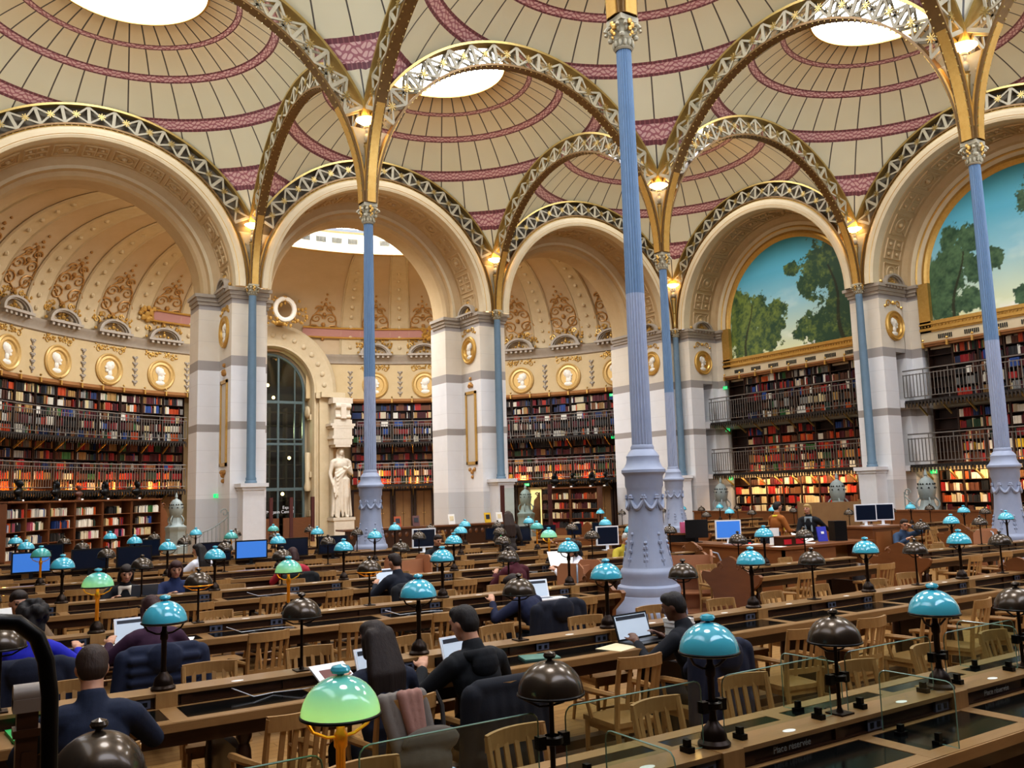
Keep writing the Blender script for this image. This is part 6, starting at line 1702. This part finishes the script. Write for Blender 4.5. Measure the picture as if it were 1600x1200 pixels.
# book carts
def cart(x, y, rz, label):
    t = thing('book_trolley', label, 'book trolley', (x, y, 0), rz)
    for s in (-1, 1):
        pts = [(-.22, .14), (.22, .14), (.2, 1.05), (.14, 1.12), (-.14, 1.12), (-.2, 1.05)]
        part('side_panel', MB().prism(pts, lambda a, b, h, s=s: (s*.34+h, a, b), .03), CARTW, t)
        part('handle', MB().tube([(s*.36, -.18, .3), (s*.47, -.18, .45), (s*.5, -.18, .95), (s*.45, -.16, 1.08), (s*.36, -.12, 1.1)], .014, 8), STEELT, t)
    for z in (.22, .52, .82):
        part('shelf', MB().box((0, 0, 0), (.66, .36, .02), 0, 0, Matrix.Translation((0, 0, z)) @ Matrix.Rotation(.35, 4, 'X')), CARTW, t)
    part('back_panel', MB().bbox((-.33, -.01, .2), (.33, .01, 1.05)), CARTW, t)
    for a in (-.3, .3):
        for b in (-.18, .18): part('caster', MB().lathe([(.0, -.02), (.05, -.02), (.05, .02), (.0, .02)], 12).xf(lambda p: Vector((a+p.z, b+p.x, .05+p.y))), PLASTB, t)
cart(11.35, 10.55, -.75, 'pale wood book trolley with steel handles, right of the largest column')
cart(8.95, 10.25, .5, 'wood book trolley with steel handle, left of the largest column')
cart(7.85, 13.55, .25, 'pinkish wood book trolley in the aisle right of the first blue column')
cart(9.15, 20.0, 1.2, 'wood book trolley against the base of the first blue column')
cart(18.9, 9.9, .4, 'wood book trolley with steel tube left of the right-edge column')
def ladder(x, y, label):
    t = thing('step_stool', label, 'step stool', (x, y, 0), .4)
    for s in (-1, 1): part('side_rail', MB().beam((s*.22, -.25, 0), (s*.18, .1, 1.1), .04, .06), OAK, t)
    for k in range(4): part('step', MB().bbox((-.22, -.25+.09*k, .22+.25*k), (.22, -.08+.09*k, .25+.25*k)), OAK, t)
ladder(13.2, 22.4, 'wooden step ladder beyond the tables, left of the standing woman')
# urn-shaped warm air vents
def urn(x, y, label):
    t = thing('ornate_vent_urn', label, 'vent urn', (x, y, 0), 0, 'pierced urn vents')
    part('base', MB().lathe([(.62, 0), (.62, .3), (.56, .35), (.5, .9), (.52, 1.0), (.55, 1.05), (.55, 1.15), (.42, 1.2), (.32, 1.35), (.26, 1.55), (.31, 1.62), (.33, 1.68)], 8), URN, t)
    d = part('pierced_dome', MB().lathe([(.30, 1.68), (.33, 1.75), (.355, 1.9), (.34, 2.05), (.28, 2.2), (.18, 2.3), (.08, 2.34), (.055, 2.38), (.08, 2.42), (.06, 2.5), (.02, 2.6), (.001, 2.63)], 24), URN, t)
    m = MB()
    for k in range(8):
        a = 2*PI*k/8
        for da, z, r in ((.0, 1.95, .345), (.16, 2.08, .32), (-.16, 2.08, .32)): m.tube([((r+.012)*cos(a+da+.08*q), (r+.012)*sin(a+da+.08*q), z+.035*cos(q*1.5)) for q in (-1, 0, 1)], .022, 5)
    part('pierced_holes', m, URND, d)
    for k in range(4):
        a = PI/4+k*PI/2; part('scroll_foot', MB().tube([((.3+.16*sin(q*.45))*cos(a), (.3+.16*sin(q*.45))*sin(a), 1.2+.06*q) for q in range(8)], .034, 6), URN, t)
    t.scale = (.8, .8, .96)
urn(9.35, 38.6, 'grey ornate urn-shaped vent with pierced dome, left of the middle arch')
urn(24.9, 35.6, 'grey ornate urn-shaped vent with pierced dome, seen through the right arch')
urn(29.2, 26.9, 'grey ornate vent urn before the right wall, leftmost of three')
urn(29.0, 20.9, 'grey ornate vent urn before the right wall, beside the slim wall column')
urn(28.8, 17.25, 'grey ornate vent urn before the right wall, right of the wall pier')
# scrolled iron gate by the pier
def gate(x, y, rz, label, s=1):
    m = MB(); m.tube([(0, 0, 0), (0, 0, 1.75)], .02, 6); m.tube([(s*1.3, 0, 0), (s*1.3, 0, 1.1)], .02, 6); m.tube([(s*1.3*q/8, 0, 1.05+.55*(1-q/8)**2.2) for q in range(9)], .022, 6)
    m.tube([(s*(.12+.13*cos(q*.6)*(1-q/15)), 0, 1.72+.16*sin(q*.6)*(1-q/15)) for q in range(14)], .02, 6)
    for k in range(1, 10): m.tube([(s*.13*k, 0, .1), (s*.13*k, 0, 1.05+.55*(1-.1*k)**2.2)], .01, 4)
    m.tube([(0, 0, .12), (s*1.3, 0, .12)], .015, 5); solo('scrolled_iron_gate', m, URN, label, 'gate', None, (x, y, 0), rz)
gate(9.2, 29.9, 0, 'pale scrolled iron gate left of the middle-left pier', -1)
gate(29.6, 18.6, PI/2, 'pale scrolled iron gate by the right wall pier', -1)
# exit signs
def exit_sign(p, rz, label):
    t = thing('exit_sign', label, 'exit sign', p, rz, 'green exit signs')
    part('panel', MB().bbox((-.17, 0, -.09), (.17, .04, .09)), EXITM, t)
    m = MB(); m.ball((-.02, -.005, .05), (.016, .006, .016), 8); m.beam((-.02, -.004, .03), (-.03, -.004, -.02), .008, .028); m.beam((-.03, -.004, -.02), (.0, -.004, -.07), .008, .018); m.beam((-.03, -.004, -.02), (-.07, -.004, -.05), .008, .018); m.beam((-.02, -.004, .025), (.03, -.004, .0), .008, .014); m.beam((-.02, -.004, .025), (-.07, -.004, .01), .008, .014)
    m.bbox((.07, -.006, -.07), (.13, 0, .07)); m.beam((.0, -.004, .0), (.06, -.004, 0), .008, .014)
    part('running_figure', m, PLASTW, t); t.scale = (.72, .72, .72)
for z, l in ((6.75, 'upper gallery'), (4.75, 'lower gallery ceiling'), (2.48, 'ground floor')): exit_sign((31.95, 28.9, z), -PI/2, f'small green exit sign at the left end of the right bookcases, {l}')
exit_sign((31.9, 18.85, 2.45), -PI/2, 'small green exit sign right of the wall pier above the vent urn')
for z, l in ((6.9, 'upper gallery'), (4.75, 'below upper gallery')): exit_sign((29.4, 34.2, z), -rad(68), f'small green exit sign in the curved wall behind the largest column, {l}')
exit_sign((26.2, 37.4, 2.5), -rad(51), 'small green exit sign above the doorway seen through the right arch')
exit_sign((9.3, 31.75, 2.3), 0, 'small green exit sign on the pier left of the middle arch')
# lit doorway under the gallery, right arch
solo('lit_side_doorway', MB().bbox((-.55, 0, 0), (.55, .03, 2.25)).bbox((-.65, -.05, 0), (-.55, .05, 2.35), 1).bbox((.55, -.05, 0), (.65, .05, 2.35), 1).bbox((-.65, -.05, 2.25), (.65, .05, 2.35), 1), [M('lit_corridor', '#e8d49a', .7, emit='#f2d98f', es=.7), CUPB], 'bright yellowish side doorway behind the urn, right arch', 'doorway', None, fh(rad(53.2), 15.2, 0), -rad(53.2))
# doorway lettering
tc = bpy.data.curves.new('door_lettering', 'FONT'); tc.body = 'Espace\nMagasin Central'; tc.size = .22; tc.align_x = 'RIGHT'; tc.extrude = .002
to = bpy.data.objects.new('tmp', tc); COL.objects.link(to); bpy.context.view_layer.update(); tme = bpy.data.meshes.new_from_object(to.evaluated_get(bpy.context.evaluated_depsgraph_get())); bpy.data.objects.remove(to); tme.materials.clear(); tme.materials.append(PLASTW)
o = link('door_lettering', tme, None, (16.35, 44.38, 1.62)); o.rotation_euler = (PI/2, 0, 0); tag(o, 'white lettering on the glazed doorway', 'lettering')
# ------------------------------------------------------------------ coats, bags
def coat(x, y, rz, label, col, w=.5, puffy=False, hood=True, name='coat', vox=.014, fur=False, low=.35):
    t = thing(name, label, 'coat', (x, y, 0), rz); m = MB()
    for k in range(5): m.ball((-w*.32+w*.16*k, -.285, .62), (.12, .075, .34), 12)
    m.capsule((-w*.4, -.27, .9), .06, (w*.4, -.27, .9), .06); m.capsule((-w*.38, -.25, .88), .055, (-w*.36, -.12, .75), .05); m.capsule((w*.38, -.25, .88), .055, (w*.36, -.12, .75), .05)
    for s in (-1, 1): m.capsule((s*w*.5, -.27, .86), .075, (s*w*.62, -.28, .42), .05)
    for k in range(5): m.capsule((-w*.4+w*.2*k, -.3, .5), .07, (-w*.42+w*.21*k, -.31, low), .05)
    if puffy:
        for k in range(6): m.capsule((-w*.42, -.345, .42+.085*k), .032, (w*.42, -.345, .42+.085*k), .032)
    if hood: m.ball((0, -.35, .85), (.15, .07, .13), 12)
    sk_part('draped_cloth', m, vox, cloth(col), t, 2 if puffy else 4)
    if fur: part('fur_trim', MB().tube([(.15*cos(PI*q/6-PI), -.38, .84+.1*sin(PI*q/6-PI)) for q in range(7)], .03, 7), HAIRS['darkbrown'], t)
coat(2.92, 8.31, 0, 'navy padded jacket with hood hung on the purple-sweater reader\'s chair', '#172038', .6, True)
coat(1.93, 8.31, 0, 'dark blue coat over the chair of the reader in bright blue', '#12182c', .58)
coat(6.95, 8.31, .1, 'black-navy coat over the chair of the bent-over reader', '#0e1222', .62)
coat(6.33, 5.34, .1, 'dark navy coat over the chair behind the front turquoise lamp', '#131a30', .56)
coat(4.42, 5.34, 0, 'dark jacket over the chair of the man in black hood', '#10131d', .5, hood=False)
coat(6.65, 11.28, .1, 'black padded coat with fur hood on the grey-haired man\'s chair', '#14161b', .5, True, True, fur=True)
coat(6.15, 14.25, 0, 'black coat over the chair of the reader in red', '#0f1012', .5, hood=False)
t = thing('shoulder_bag', 'grey-brown canvas bag hanging on the long-haired woman\'s chair', 'bag', (3.72, 5.34, 0), 0)
m = MB(); m.ball((.06, -.37, .55), (.19, .09, .16), 14); m.ball((.1, -.38, .68), (.2, .06, .09), 12); m.capsule((-.06, -.38, .45), .09, (.16, -.38, .42), .09); sk_part('bag_body', m, .011, cloth('#5d554c'), t, 3)
part('strap', MB().tube([(.2, -.36, .7), (.22, -.3, .85), (.2, -.25, .93)], .014, 6), cloth('#2a2522'), t)
t = thing('scarf', 'grey and dusty pink scarf over the long-haired woman\'s chair back', 'scarf', (3.72, 5.34, 0), 0)
m = MB()
for k in range(6): m.capsule((-.16+.05*k, -.27, .93), .04, (-.08+.045*k, -.33, .62), .035)
sk_part('grey_length', m, .011, cloth('#7b736b'), t, 3); m = MB()
for k in range(3): m.capsule((-.05+.05*k, -.30, .945), .036, (0+.03*k, -.36, .7), .03)
sk_part('pink_length', m, .011, cloth('#9a7468'), t, 3)
t = thing('tote_bag', 'pale blue cloth bag with black print hanging low on the woman\'s chair', 'bag', (3.98, 5.02, 0), .1)
m = MB(); m.ball((0, 0, .3), (.1, .05, .2), 12); m.ball((0, 0, .2), (.12, .06, .14), 12); sk_part('cloth', m, .011, cloth('#b9c6de'), t, 3)
part('drawstring', MB().tube([(0, 0, .48), (-.03, -.01, .6), (-.08, -.03, .72)], .008, 5), PLASTB, t)
part('black_print', MB().bbox((-.04, -.062, .3), (.05, -.058, .33)).bbox((-.03, -.064, .2), (-.01, -.06, .28)).bbox((.01, -.064, .2), (.03, -.06, .28)).bbox((-.04, -.064, .25), (.04, -.06, .265)), PLASTB, t)

if 0: pass
WORLD_E, EXPO = .9, -0.14
# ------------------------------------------------------------------ light
w = bpy.data.worlds.new('world'); SC.world = w; w.use_nodes = True
bg = w.node_tree.nodes['Background']; bg.inputs[0].default_value = (*lin('#dfe6f2'), 1); bg.inputs[1].default_value = WORLD_E
SC.view_settings.view_transform = 'Standard'; SC.view_settings.look = 'Medium High Contrast'
SC.view_settings.exposure = EXPO; SC.view_settings.gamma = 1.0

cy = SC.cycles
cy.max_bounces = 6; cy.diffuse_bounces = 4; cy.glossy_bounces = 3; cy.transmission_bounces = 4; cy.transparent_max_bounces = 10
cy.caustics_reflective = False; cy.caustics_refractive = False; cy.sample_clamp_indirect = 6
